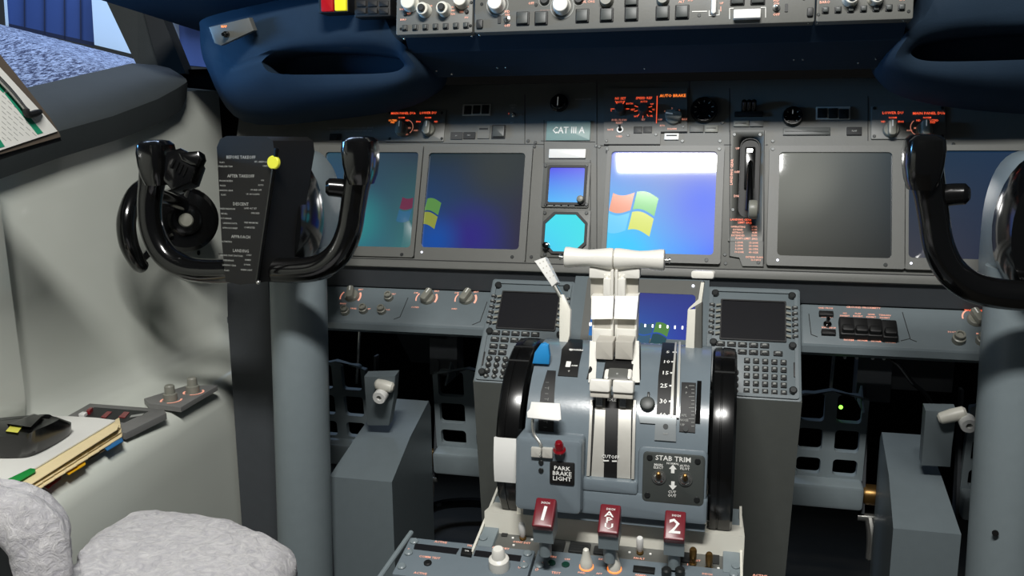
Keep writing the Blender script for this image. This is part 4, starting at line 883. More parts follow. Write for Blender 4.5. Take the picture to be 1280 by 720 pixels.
# fire panel
FT = thing('fire_control_panel', PED.P(0, .03, 0), 'grey engine fire panel holding three red-capped handles', 'control panel')
v0, v1 = vf-.004, .063
b = MB('bezel_grey').bx(PED, FXL+.02, FXR-.02, v0, v1, -.012, -.006, .002, .001)
b.m('column_grey').bx(PED, FXL+.002, FXL+.022, v0, v1, -.012, .001, .002, .001).bx(PED, FXR-.022, FXR-.002, v0, v1, -.012, .001, .002, .001)
_scr(b, PED, [(618, 648.5), (604, 671), (918, 677.5), (920, 706)], .0055, .001, .0035); b.m('seam').bx(PED, FXL+.026, FXL+.034, v0+.03, v1-.02, -.006, -.005, .001, 0).bx(PED, FXR-.034, FXR-.026, v0+.02, v1-.02, -.006, -.005, .001, 0)
for x0, y0, x1, y1 in ((676, 674, 706, 688), (711, 677, 738, 690), (742, 682, 760, 692), (852, 690, 868, 702)): b.m('key_dark').rr(PED, x0, y0, x1, y1, -.006, -.003, .002, .001)
b.m('seam')
for k in range(3): b.line(PED, 714, 680+k*3, 735, 681.5+k*3, .001, -.003, -.0026)
b.build('faceplate', FT)
b = MB('pink_ink').text(PED, 652, 678, 'OVHT DET', .0034, -.005).text(PED, 799, 698, 'FAULT', .0034, -.005).text(PED, 866, 700, 'EXT TEST', .0032, -.005).text(PED, 862, 706, '1 2', .0045, -.005).text(PED, 889, 715, 'BELL', .0034, -.005)
b.m('white_ink'); [b.disc(PED, x, y, .0016, -.006, -.005, 8) for x, y in ((641, 672), (642, 681), (665, 674), (787, 690), (813, 692), (884, 693), (898, 710))]; b.build('lettering', FT)
for x, y, m_ in ((653.5, 672, 'white_plate'), (800, 690, 'white_plate'), (866, 704, 'brass'), (886, 710, 'brass')):
    u, v = PED.px(x, y, -.004); o = PED.P(u, v, -.006); tg = MB('brass').lathe(o, PED.n, [(.0045, 0), (.0045, .003), (.002, .004)], 14).build('switch', FT)
    MB(m_).lathe(o+PED.n*.003, PED.n+V((0, -.12, .1)), [(.0026, 0), (.0042, .006), (.0046, .020), (.0034, .0225)], 14).build('toggle', tg)
def handle(st, px_, py_, cx, cy):
    "cx, cy = centre of the red cap's top face"
    o = HD(cx, cy, 1.035); hw = .0122
    F = Fr(o, R(52))
    t = MB('fire_red').bx(F, -hw, hw, -.0185, .0185, -.010, 0, .002, .0018).build('fire_handle', FT)
    F2 = Fr(F.P(0, 0, -.0100), R(52)); q = F.P(0, -.0175, -.010)
    fb = [V((-hw*.98+q.x, q.y, q.z)), V((-hw*.98+q.x, q.y+.004, q.z-.019)), V((-hw*.98+q.x, q.y+.032, q.z-.012)), F.P(-hw*.98, .0175, -.010)]
    MB('column_grey').loft([fb, [V((p.x+2*hw*.98, p.y, p.z)) for p in fb]]).build('handle_block', t)
    u, v = PED.px(px_, py_, -.004); c0 = V((q.x, q.y+.014, q.z-.014)); MB('column_grey').lathe(c0, V((0, .004, -.03)), [(.0075, 0), (.0075, .026)], 18).build('handle_stem', t)
    b = MB('white_ink')
    if len(st) == 1: b.text(F, cx, cy+1.5, st, .0185, .0004, sx=1.15, rot=R(-6) if st == '1' else 0)
    else:
        for k, ch in enumerate(st): b.text(F, cx-.3*k, cy-5.5+k*7.6, ch, .0072, .0004, sx=1.6)
    b.text(F, cx+2, cy-11.5, 'DISCH', .0026, .0004).build('numeral', t)
    return t
def bold(o): pass
handle('1', 675, 688, 680, 640); handle('APU', 758, 700, 761.5, 648); handle('2', 846, 706, 843.5, 656)
# radio panel left, panel centre, panel right
def radio(name, label, ua, ub, vtop, lit=True, knobs=()):
    t = thing(name, PED.P((ua+ub)/2, vtop-.03, 0), label, 'radio panel')
    b = MB('stand_grey').bx(PED, ua, ub, vtop-.070, vtop, -.012, 0, .002, .001); sx_ = []
    b.m('column_grey')
    for u in (ua+.008, ub-.008):
        for v in (vtop-.008, vtop-.030, vtop-.056): b.lathe(PED.P(u, v, 0), PED.n, [(.0055, 0), (.0055, .002), (.004, .0032)], 14)
    b.build('faceplate', t); return t
t = radio('radio_panel', 'left radio tuning panel with dark windows and a big white knob', WXL+.004, PED.px(668, 695)[0]-.001, vf-.001)
def win(t, x0, y0, x1, y1, m='seam', nm='frequency_window', h=.0006): MB(m).rr(PED, x0, y0, x1, y1, -.001, h, .001).build(nm, t)
b = MB('scr_off').poly(PED, [(519, 679), (574, 685.5), (570, 692.5), (517, 686)], -.001, .0008).build('frequency_window', t); b = MB('scr_off').poly(PED, [(594.5, 687.5), (652, 694.5), (650, 701.5), (592, 694.5)], -.001, .0008).build('frequency_window', t)
MB('black').poly(PED, [(577.5, 684), (591, 686), (589, 694), (575.5, 692)], 0, .004, .0008).m('white_ink').text(PED, 583.5, 688.5, 'TFR', .0025, .0045).build('transfer_key', t)
MB('black').disc(PED, 534.5, 702, .005, 0, .003, 16, .001).build('test_button', t)
MB('pink_ink').text(PED, 551, 677.5, 'ACTIVE', .0036, .0006).text(PED, 587, 682, 'TFR', .003, .0006).text(PED, 626, 685, 'STANDBY', .0036, .0006).text(PED, 537, 696.5, 'COMM TEST', .0036, .0006).text(PED, 525.5, 716.5, 'ACTIVE', .0036, .0006).text(PED, 509.5, 688, 'VHF', .0034, .0006, rot=R(70)).text(PED, 652, 706, 'COMM', .0034, .0006, rot=R(70)).build('lettering', t)
u, v = PED.px(624, 706, .004); MB('lever_white').lathe(PED.P(u, v, 0), PED.n, [(.0125, 0), (.0128, .002), (.0125, .013), (.011, .0145), (.0085, .016), (.0075, .026), (.006, .0285)], 28).build('tuning_knob', t)
t = radio('radio_panel', 'centre pedestal panel with green jewels and two cream toggles ringed in amber', PED.px(668, 695)[0]+.002, FXR-.001, vf+.002)
for x, y in ((689.5, 702.5), (707, 704.5)): MB('green_jewel').disc(PED, x, y, .005, 0, .002, 16, .0008).build('indicator_jewel', t)
MB('pink_ink').text(PED, 692, 696, 'FIRE', .003, .0006).text(PED, 709, 699, 'OFF', .003, .0006).text(PED, 695, 716, 'TEST', .0038, .0006).text(PED, 674, 708, 'CARGO', .0036, .0006, rot=R(72)).text(PED, 752, 699, 'EXT', .003, .0006).text(PED, 727, 716, 'FWD', .003, .0006).text(PED, 749, 717, 'AFT', .003, .0006).text(PED, 801, 719, 'ARMED', .003, .0006).text(PED, 884, 717.5, 'DISCH', .003, .0006).build('lettering', t)
for x, y in ((733, 706), (768, 709)):
    u, v = PED.px(x, y, .003); o = PED.P(u, v, 0)
    tg = MB('amber_ink').ringl(PED, rrloop(u, v, .0088, .0088, .0088, 5), rrloop(u, v, .006, .006, .006, 5), 0, .0012).build('selector_ring', t)
    MB('ivory').lathe(o, PED.n, [(.0075, 0), (.008, .006), (.0065, .011), (.0048, .018), (.0034, .026), (.0015, .0275)], 16).build('selector_toggle', t)
MB('black').poly(PED, [(792, 706), (819, 709), (818, 716), (791, 713)], -.001, .003, .0006).build('guarded_switch', t)
for x in (833, 850): u, v = PED.px(x, 716, .003); MB('screw').lathe(PED.P(u, v, 0), PED.n, [(.006, 0), (.006, .008), (.004, .010)], 14).build('knob', t)
t = radio('radio_panel', 'right edge pedestal panel, only its near corner showing at the bottom', FXR+.001, WXR-.004, vf-.006)
MB('pink_ink').text(PED, 950, 719.5, 'ACTIVE', .0036, .0006).build('lettering', t)
# ------------------------------------------------------------------ yokes and columns
def yoke(sgn, hubx, label):
    t = thing('control_yoke', (hubx, -.24, 0), label, 'control yoke')
    X = lambda x: hubx+(x-(-.495)) if sgn < 0 else hubx-(x-(-.495))     # built for the left seat, mirrored for the right one
    def W(p): p = V(p); return V((X(p.x), p.y, p.z))
    YY = -.345; D5 = -.04
    hp = [HY(325, 337, YY), HY(372, 338, YY), HY(402, 333, YY), HY(424, 316, YY), HY(436, 290, YY), HY(441, 262, YY), HY(445, 235, YY-.002), HY(450, 208, YY-.004)]
    rr_ = [.017, .0175, .0175, .0175, .017, .0168, .0175, .020]
    HW = -.495
    outer = [hp[0]]+[HY(x, y, YY) for x, y in ((262, 339), (230, 334), (205, 317), (191, 290), (187, 262), (189, 235), (195, 208))]
    outer[-1].y -= .004
    b = MB('gloss_black'); b.tube([W(p) for p in list(reversed(outer))[:-1]+hp], list(reversed(rr_))[:-1]+rr_, 16, sq=1.0, sub=5); b.build('wheel_bar', t)
    # grip heads
    for k, side in enumerate((1, -1)):
        M = (lambda p: W(p)) if side > 0 else (lambda p: W(V((2*HW-p.x, p.y, p.z))))
        g = HY(451, 197, -.314+D5) if side > 0 else V((2*HW, 0, 0))+V((-1, 1, 1))*HY(196, 200, -.354)
        def f(p): return V((p.x*(1+.08*p.z/.025), p.y, p.z))
        b = MB('gloss_black'); c = M(g)
        loops = []
        for h, rx, ry in ((-.034, .014, .018), (-.022, .018, .023), (-.008, .0205, .025), (.010, .0215, .026), (.021, .0200, .024), (.026, .015, .018), (.0275, .007, .009)):
            l = []
            for q in range(20):
                a = 2*PI*q/20; ca, sa = math.cos(a), math.sin(a); e = .6
                l.append(c+V((rx*math.copysign(abs(ca)**e, ca), ry*math.copysign(abs(sa)**e, sa), h)))
            loops.append(l)
        b.loft(loops)
        b.build('grip_head', t)
        if sgn < 0 and side < 0: continue
        b = MB('wheel_black'); p0, p1 = M(HY(440, 238, -.303+D5)), M(HY(411, 234, -.315+D5)); b.tube([p0, (p0+p1)/2+V((0, 0, .001)), p1], [.013, .0125, .0118], 14, cap=True, sub=3); b.build('grip_prong', t)
    if sgn < 0:
        # switch pod on the outer horn
        b = MB('gloss_black')
        P5 = Fr.axes(HY(226, 208, -.385), (1, .5, -.25), (.25, -1, .25))
        b.poly(P5, [(206, 190), (224, 184), (240, 192), (246, 205), (238, 228), (214, 238), (203, 225)], -.022, .012, .005); pd = b.build('switch_pod', t)
        b = MB('wheel_black')
        for i in range(4): b.line(P5, 218+i*5.2, 199+i*3.2, 213+i*5.2, 210+i*3.2, .0022, .012, .015)
        b.build('trim_rocker', pd)
        b = MB('gloss_black'); P6 = Fr.axes(HY(236, 196, -.38), (1, .5, -.1), (.2, -1, .3)); b.poly(P6, [(222, 190), (248, 188), (250, 196), (245, 207), (238, 206), (226, 200)], -.008, .014, .003); b.tube([HY(243, 203, -.38), HY(239, 222, -.375), HY(233, 245, -.37)], [.0045, .0035, .003], 8); b.build('thumb_paddle', pd)
    # hub and head of the column
    hub = V((hubx-.006*(-sgn) if sgn < 0 else hubx-.006, -.255, .853))
    hub = W(V((-.49, -.255, .853)))
    b = MB('gloss_black')
    L = []
    for y, k in ((-.245, .9), (-.26, 1.0), (-.302, 1.0), (-.318, .9), (-.322, .6)):
        L.append([V((hub.x+.052*k*math.cos(2*PI*q/32), y, hub.z+.089*k*math.sin(2*PI*q/32))) for q in range(32)])
    b.loft(L); b.build('hub', t)
    # grey column head
    b = MB('column_grey'); L = []
    hx = -.502 if sgn < 0 else .504
    for y, k in ((-.250, .86), (-.244, .97), (-.232, 1.0), (-.17, 1.0), (-.15, .9)):
        l = []
        for q in range(40):
            a = 2*PI*q/40; c, s_ = math.cos(a), math.sin(a); e = .72
            l.append(V((hx+.049*k*math.copysign(abs(c)**e, c), y, .838+.102*k*math.copysign(abs(s_)**(.8 if s_ > 0 else .45), s_))))
        L.append(l)
    b.loft(L); b.m('screw').lathe(V((hx+(.024 if sgn < 0 else -.024), -.2495, .815)), (0, -1, 0), [(.0065, 0), (.0065, .003), (.0048, .004)], 16)
    b.m('seam').loft([[V((hx-.047, -.2512, .797)), V((hx+.047, -.2512, .797)), V((hx+.047, -.2512, .7982)), V((hx-.047, -.2512, .7982))], [V((hx-.047, -.22, .797)), V((hx+.047, -.22, .797)), V((hx+.047, -.22, .7982)), V((hx-.047, -.22, .7982))]])
    b.build('column_head', t)
    # column
    if sgn < 0: ct, cb = HY(373.5, 370, -.235), HY(382, 700, -.235)
    else: ct, cb = HY(1275, 400, -.235), HY(1253, 700, -.235)
    d = (cb-ct)/(ct.z-cb.z); top = ct-d*(.80-ct.z); bot = ct+d*ct.z; r = .0425 if sgn < 0 else .0425
    b = MB('column_grey').lathe(bot, top-bot, [(r*1.25, 0), (r*1.25, .02), (r, .03), (r*1.0, (top-bot).length)], 40); b.build('column', t)
    if sgn > 0: MB('black').lathe(HY(1244, 666, -.235-.041), (-.1, -1, 0), [(.004, 0), (.004, .002)], 10).build('screw', t)
    return t, W, HW
yl, WL, HW = yoke(-1, -.495, 'left black control yoke on its grey column, with a checklist plate and yellow marker')
yr, WR, _ = yoke(1, .500, 'right black control yoke on its grey column, cut off by the right picture edge')
# checklist plate
CK = Fr((-.50, -.372, .85), R(4), R(-6))
def checklist(parent, mirror_=None, full=True):
    P = lambda pts, w: [CK.P(*CK.px(x, y, w), w) for x, y in pts]
    front = [(271, 184), (275, 174), (283, 170), (334, 171), (341, 176), (343, 190), (336, 235), (327, 300), (321, 354), (300, 356), (282, 352), (277, 300)]
    f = P(front, .0); bk = [p+V((.024, .068, -.002)) for p in f]
    b = MB('dark_shroud').m('gloss_black'); b = MB('black').loft([bk, f]); o = b.build('checklist_plate', parent)
    b = MB('pale_ink'); y0 = 194.5
    for y, st, big in ((196.5, 'BEFORE TAKEOFF', 1), (220, 'AFTER TAKEOFF', 1), (255, 'DESCENT', 1), (296, 'APPROACH', 1), (313.5, 'LANDING', 1)): b.m('pale_ink').text(CK, 301, y, st, .0042, .0006)
    rows = [(203, 276, 'FLAPS', 330, 'SET, GREEN LIGHT'), (208, 280, 'STABILIZER TRIM', 334, 'UNITS'), (226, 281, 'ENGINE BLEEDS', 330, 'ON'), (232, 277, 'PACKS', 328, 'AUTO'), (238, 281, 'LANDING GEAR', 322, 'UP AND OFF'), (243.5, 278, 'FLAPS', 318, 'UP, NO LIGHTS'),
            (261, 283, 'PRESSURIZATION', 315, 'LAND ALT SET'), (267, 279, 'RECALL', 321, 'CHECKED'), (273, 281, 'AUTOBRAKE', 323, ''), (279, 286, 'LANDING DATA', 316, 'VREF MINIMUMS'), (285, 286, 'APPROACH BRIEF', 314, 'COMPLETED'),
            (302, 282, 'ALTIMETERS', 312, ''), (319.5, 288, 'ENGINE START SWITCHES', 313, 'CONT'), (325.5, 284, 'SPEEDBRAKE', 312, 'ARMED'), (331.5, 285, 'LANDING GEAR', 311, 'DOWN'), (338, 282, 'FLAPS', 310, 'GREEN LIGHT')]
    for y, x, st, x2, s2 in rows: b.text(CK, x+1.5, y, st, .0022, .0006).text(CK, x2-2, y-.6, s2, .0022, .0006)
    b.build('lettering', o)
    b = MB('gloss_black'); p0, p1 = CK.P(*CK.px(346, 186, .006), .006), CK.P(*CK.px(322, 352, .006), .006); b.tube([p0, (p0+p1)/2, p1], [.003, .003, .003], 8); b.build('slider_rail', o)
    MB('yellow_marker').disc(CK, 340.5, 203, .0088, .004, .009, 20, .001).build('marker', o)
    MB('metal').ball(CK.P(*CK.px(323, 353, .008), .008), .003, .003, .003, 10, 6).build('rail_screw', o)
    return o
checklist(yl)
# ------------------------------------------------------------------ rudder pedals, their adjusters and the footwell
def pedal(X0, X1, label, flip):
    "grid of six windows; X0..X1 inner and outer edge in metres"
    cx = (X0+X1)/2; hw = abs(X1-X0)/2
    F = Fr((cx, .10, .335), R(-6)); t = thing('rudder_pedal', (cx, .10, .30), label, 'rudder pedal', 'rudder pedals in the footwells')
    b = MB('column_grey')
    rows = [(.0, .045, .008, .038), (.045, .105, .054, .098), (.105, .172, .114, .165)]
    rows = [(.03, .075), (.075, .130), (.130, .195)]
    for i, (a, c) in enumerate(rows):
        for j in (0, 1):
            u0, u1 = (-hw, 0) if j == 0 else (0, hw)
            o_ = rrloop((u0+u1)/2, (a+c)/2, (u1-u0)/2, (c-a)/2, .0002, 4)
            if i == 2: o_ = [(u, min(v, c-(.018*(1-math.sqrt(max(0, 1-((abs(u)-(hw-.018))/.018)**2))) if abs(u) > hw-.018 else 0))) for u, v in o_]
            b.ringl(F, o_, rrloop((u0+u1)/2, (a+c)/2, (u1-u0)/2-.010, (c-a)/2-.007, .007, 4), -.012, 0, -.012)
    b.build('tread_plate', t, sharp=40)
    MB('column_grey').bx(F, -hw, hw, -.012, .032, -.012, .03, .006, .004).build('heel_bar', t)
    for s_ in (-1, 1):
        b = MB('dark_shroud'); x = cx+s_*(hw+.003); b.loft([[V((x+d, .085, .31)), V((x+d, .11, .31)), V((x+d, .14, .53)), V((x+d, .125, .53))] for d in (-.0025, .0025)]); b.build('side_bracket', t)
    s_ = 1 if flip > 0 else -1
    x = cx+s_*(hw+.016)
    b = MB('brass').lathe((x-.014, .10, .34), (1, 0, 0), [(.016, 0), (.018, .004), (.018, .024), (.012, .028)], 20); b.m('metal').lathe((x-.02, .095, .30), (1, 0, 0), [(.007, 0), (.007, .036)], 12).tube([V((x, .095, .30)), V((x+.004, .08, .27)), V((x, .07, .235))], [.008, .009, .006], 10); b.build('pivot', t)
    MB('metal').lathe((cx+hw*.1, .16, .46), (0.05, .15, 1), [(.003, 0), (.003, .20)], 8).build('pushrod', t)
    return t
pedal(.255, .375, 'rudder pedal with six openings in the right footwell, a green light showing through it', 1)
pedal(-.255, -.395, 'rudder pedal with six openings in the left footwell, left of the keypad unit housing', -1)
pedal(-.53, -.65, 'rudder pedal mostly hidden behind the left control column', -1)
pedal(.53, .65, 'rudder pedal mostly hidden behind the right control column', 1)
def adjuster(sgn, label):
    xi, xo = sgn*.371, sgn*(.478 if sgn < 0 else .458)
    t = thing('pedal_housing', (sgn*.48, -.1, 0), label, 'pedal housing')
    def sec(x, dz=0): return [V((x, -.20, 0)), V((x, -.20, .420)), V((x, -.08, .450)), V((x, .045, .474)), V((x, .055, .46)), V((x, .055, 0))]
    s0 = sec(xi); s1 = sec(xi+sgn*.004); L = [[p+V((sgn*(0 if p.y < -.1 else .0), 0, 0)) for p in s0], sec(xo)]
    L[0][3].x += sgn*.0; L[0][3].x = xi+sgn*.02; L[0][4].x = xi+sgn*.02; L[0][2].x = xi+sgn*.012; L[0][5].x = xi+sgn*.02
    MB('console_grey').loft(L).build('body', t)
    BR = Fr((sgn*.445, -.095, .50), R(-12))
    if sgn < 0: pts = [(455, 471), (494, 470), (492, 500), (486, 532), (459, 532)]
    else: pts = [(1157, 513), (1196, 514), (1190, 560), (1188, 584), (1152, 582)]
    MB('console_grey').poly(BR, pts, -.02, 0, .001).build('bracket', t)
    cr = MB('ivory')
    if sgn < 0: a, c = BR.P(*BR.px(470, 481, .01), .006), BR.P(*BR.px(483, 484, .01), .006); rl = BR.P(*BR.px(477, 493, .012), .006); e = BR.P(*BR.px(489, 486, .01), .006)
    else: a, e = BR.P(*BR.px(1176, 525, .01), .006), BR.P(*BR.px(1206, 517, .01), .006); c = (a+e)/2; rl = BR.P(*BR.px(1209, 527, .012), .006)
    cr.tube([a, (a+e)/2, e], [.0085, .010, .009], 12, sub=3); k = cr.build('crank_arm', t)
    MB('white_plate').lathe(rl, BR.n, [(.0042, 0), (.0105, 0), (.0115, .003), (.0115, .017), (.0105, .019), (.0045, .019), (.0042, .002)], 24).build('crank_roller', k)
    b = MB('dark_shroud').loft([[V((x, .125, .5)), V((x, .13, .60)), V((x, .17, .60)), V((x, .17, .5))] for x in (sgn*.36, sgn*.415)]); b.m('column_grey').loft([[V((x, .06, .5)), V((x, .10, .535)), V((x, .13, .50))] for x in (sgn*.362, sgn*.365)]); b.build('linkage_guard', t)
    return t
adjuster(-1, 'grey blocky pedal adjuster housing with a white crank roller in the left footwell')
adjuster(1, 'grey blocky pedal adjuster housing with a white crank roller in the right footwell')
p = HY(1051, 509, .09); b = MB('led_green').ball(p, .0035, .0035, .0035, 10, 6); o = b.build('green_light'); tag(o, 'tiny bright green light on the upper part of the right pedal', 'light')
b = MB('wheel_black').tube([HY(1103, 444, .05), HY(1122, 455, .05), HY(1140, 478, .06), HY(1156, 492, .08), HY(1175, 520, .1)], .0035, 8); o = b.build('cable'); tag(o, 'black cable hanging under the right lower panel', 'cable')
for i, x in enumerate((1056, 1071, 1091, 1105)):
    o = MB('white_plate').lathe(HY(x, 443+i*.5, -.02), (0, -.3, -1), [(.0025, 0), (.0025, .006), (.001, .007)], 10).build('mounting_pin')
    tag(o, ['leftmost', 'second from the left', 'third from the left', 'rightmost'][i]+' of four white pins under the ground proximity switches', 'pin', 'white pins under the right shelf')
b = MB('post_dark').loft([[V((x, y, z)) for y, z in ((.12, .58), (.12, .72), (.2, .72), (.2, .5))] for x in (-.48, -.38)]); b.m('brass').lathe((-.40, .115, .65), (0, -1, 0), [(.008, 0), (.006, .006)], 12); o = b.build('relay_box'); tag(o, 'dim dark box hanging behind the left lower panel', 'box')
b = MB('post_dark').loft([[V((x, y, z)) for y, z in ((.14, .52), (.14, .72), (.22, .72), (.22, .5))] for x in (.415, .515)]); b.m('brass').lathe((.44, .135, .64), (0, -1, 0), [(.006, 0), (.005, .006)], 12); o = b.build('relay_box'); tag(o, 'dim brownish box hanging behind the right lower panel', 'box')
# hoop-shaped conduit on the footwell floor
b = MB('gloss_black').tube([HZ(530, 690, .05), HZ(520, 655, .05), HZ(545, 633, .05), HZ(590, 628, .05), HZ(640, 634, .05)], .012, 10); o = b.build('floor_conduit'); tag(o, 'black curved conduit lying on the dark footwell floor left of the pedestal', 'conduit')
# ------------------------------------------------------------------ setting: floor, firewall, side wall
o = struct(MB('floor_dark').loft([[V((x, y, z)) for y, z in ((-2.2, 0), (.82, 0), (.82, -.03), (-2.2, -.03))] for x in (-.98, 1.1)]).build('floor', org=(0, 0, -.03)))
o = struct(MB('void').loft([[V((x, y, z)) for y, z in ((.8, -.03), (.8, 1.12), (.83, 1.12), (.83, -.03))] for x in (-1.0, 1.1)]).build('wall_front'))
o = struct(MB('dark_shroud').loft([[V((x, y, z)) for y, z in ((-.5, 0), (-.5, 1.12), (.8, 1.12), (.8, 0))] for x in (1.02, 1.06)]).build('wall_right'))
# side wall: a moulded liner with a ledge
def liner():
    st = []
    for y in [-1.7, -1.3, -1.0, -.8, -.72, -.67, -.635, -.615, -.60, -.58, -.56, -.5, -.4, -.32, -.25, -.18, -.1, .0, .12, .19]:
        xi = -.645-max(0, (y+.594))*.08
        if y < -.594: xi = -.645-max(0, -.594-y-.006)*.9
        xi = max(xi, -.79)
        if y > -.154: xi = -.680
        wl = -.855 if y > -.40 else -.855
        zt = min(1.043, .975+max(0, (y+.28))*.2)
        rec = .0
        sec = [(xi+.004, 0.0), (xi+.004, .30), (xi+.002, .46), (xi, .515), (xi-.006, .536), (xi-.018, .546), (xi-.035, .549), (xi-.10, .549), (wl+.045, .550), (wl+.022, .555), (wl+.008, .568), (wl, .590), (wl-.004, .65), (wl-.010, .80), (wl-.012, zt), (wl-.10, zt+.01), (wl-.10, 0)]
        st.append([V((x, y, z)) for x, z in sec])
    return st
wl_ = struct(MB('liner').loft(liner()).build('wall_left', sharp=60))
# raised moulding left of the vertical seam
b = MB('liner')
b.loft([[V((x, y, z)) for x, z in ((-.87, .545), (-.838, .56), (-.832, .60), (-.836, .93), (-.87, .97))] for y in (-1.7, -.442, -.432, -.425)]); o = struct(b.build('trim_1', sharp=60))
b = MB('dark_shroud')
b.loft([[V((x, y+d, z)) for x, y, z in ((-.671, -.155, 0), (-.669, -.155, .66), (-.673, -.135, .80), (-.690, -.075, .945), (-.64, -.075, .945), (-.604, -.135, .80), (-.59, -.155, .66), (-.58, -.155, 0))] for d in (0, .03)]); o = b.build('side_shroud'); tag(o, 'tall dark shroud panel closing the left end of the instrument panel beside the pale wall', 'shroud')
# window sill pad
sill = []
for (u, c, f) in [((-60, 132), (-60, 208), (-60, 245)), ((40, 108), (75, 160), (78, 196)), ((100, 94), (140, 142), (143, 176)), ((165, 79), (196, 121), (200, 154)), ((194, 81), (220, 108), (226, 138)), ((212, 85), (231, 101), (233, 122)), ((222, 92), (233, 99), (234, 110))]:
    U, Cc, F_ = HX(*u, -.93), HX(*c, -.835), HX(*f, -.845)
    sill.append([U+V((-.03, 0, -.08)), U+V((-.012, 0, -.004)), U, U.lerp(Cc, .5)+V((.001, 0, .001)), U.lerp(Cc, .95), Cc+V((.001, 0, -.004)), Cc.lerp(F_, .5)+V((.002, 0, 0)), F_, F_+V((-.06, 0, -.002))])
o = MB('sill_dark').loft(sill).build('window_sill', sharp=24); tag(o, 'thick dark padded window sill on top of the pale side wall', 'sill')
# window post and frame
def post(pb, pt, dep, thick, name, m, label):
    (bx0, by0, bx1, by1), (tx0, ty0, tx1, ty1) = pb, pt
    f = [HD(bx0, by0, dep), HD(bx1, by1, dep), HD(tx1, ty1, dep-.05), HD(tx0, ty0, dep-.05)]
    g = [p+V((-.02, thick, 0)) for p in f]; return MB(m).loft([g, f]).build(name)
struct(post((172, 84, 203, 92), (118, -30, 172, -30), 1.78, .05, 'trim_2', 'sill_dark', ''))
struct(post((200, 92, 232, 92), (168, -30, 182, -30), 1.76, .06, 'trim_3', 'post_dark', ''))
struct(MB('void').loft([[V((x, y, z)) for y, z in ((.21, .9), (.21, 1.088), (.25, 1.088), (.25, .9))] for x in (-.99, -.62)]).build('trim_4'))
gl = MB('glass').loft([[HD(-40, 180, 1.95), HD(240, 110, 1.95), HD(300, -40, 1.95), HD(-40, -40, 1.95)], [HD(-40, 180, 1.955), HD(240, 110, 1.955), HD(300, -40, 1.955), HD(-40, -40, 1.955)]]).build('window_1'); struct(gl)
# hall outside the window
def outp(x, y, d): return HD(x, y, d)
def quad(name, m, pts, d, thick=.06):
    f = [outp(x, y, d+k) for x, y, k in pts]; g = [p+V((-.03, thick, 0)) for p in f]; return MB(m).loft([g, f]).build(name)
gp = [outp(-60, 15, 3.6), outp(290, 105, 3.25), outp(290, 150, 1.98), outp(-60, 190, 1.98)]
gr = MB('speckled_ground').loft([[p+V((0, 0, -.05)) for p in gp], gp]).build('ground_outside'); struct(gr)
hw_ = thing('hall_partition', outp(60, 40, 3.6), 'dark blue ribbed partition outside the side window, beyond the speckled ground', 'partition')
b = MB('hall_blue'); b.loft([[outp(x, y, 3.6) for x, y in ((9, 31), (118, 55), (112, -40), (4, -40))], [outp(x, y, 3.65) for x, y in ((9, 31), (118, 55), (112, -40), (4, -40))]])
b.m('hall_dark'); b.loft([[outp(x, y, 3.58) for x, y in ((9, 29), (118, 53), (118, 58), (9, 34))], [outp(x, y, 3.6) for x, y in ((9, 29), (118, 53), (118, 58), (9, 34))]])
for x in (30, 55, 80, 100): b.loft([[outp(x+d, y, 3.58) for d, y in ((0, 50), (1.8, 50), (1.2, -40), (-.6, -40))], [outp(x+d, y, 3.6) for d, y in ((0, 50), (1.8, 50), (1.2, -40), (-.6, -40))]])
b.build('ribbed_panel', hw_)
b = MB('hall_white'); b.loft([[outp(x, y, 3.56) for x, y in ((7, 32), (11, 33), (6, -40), (2, -40))], [outp(x, y, 3.6) for x, y in ((7, 32), (11, 33), (6, -40), (2, -40))]]); b.build('edge_frame', hw_)
o = quad('hall_pillar', 'hall_white', [(118, 56, 0), (200, 76, 0), (190, -40, 0), (112, -40, 0)], 3.5, .2); tag(o, 'pale white pillar outside, left of the slanted window post', 'pillar')
o = quad('hall_pillar', 'hall_white', [(200, 80, 0), (219, 80, 0), (212, -40, 0), (176, -40, 0)], 3.45, .2); tag(o, 'narrow pale pillar outside, seen just right of the window post', 'pillar')
o = quad('hall_door', 'hall_blue', [(219, 80, 0), (320, 90, 0), (320, 10, 0), (214, 5, 0)], 3.5, .05); tag(o, 'blue panel door outside, right of the window post', 'door')
o = quad('hall_beam', 'hall_blue', [(212, 5, 0), (320, 18, 0), (320, 8, 0), (212, -2, 0)], 3.4, .1); tag(o, 'horizontal blue beam outside above the blue panel door', 'beam')
o = quad('hall_window', 'hall_dark', [(212, -2, 0), (282, 2, 0), (282, -40, 0), (212, -40, 0)], 3.5, .05); tag(o, 'dark window outside above the blue beam', 'window')
o = quad('hall_pillar', 'hall_white', [(281, 12, 0), (400, 12, 0), (400, -40, 0), (281, -40, 0)], 3.45, .1); tag(o, 'bright wall patch outside above the left end of the glareshield', 'pillar')
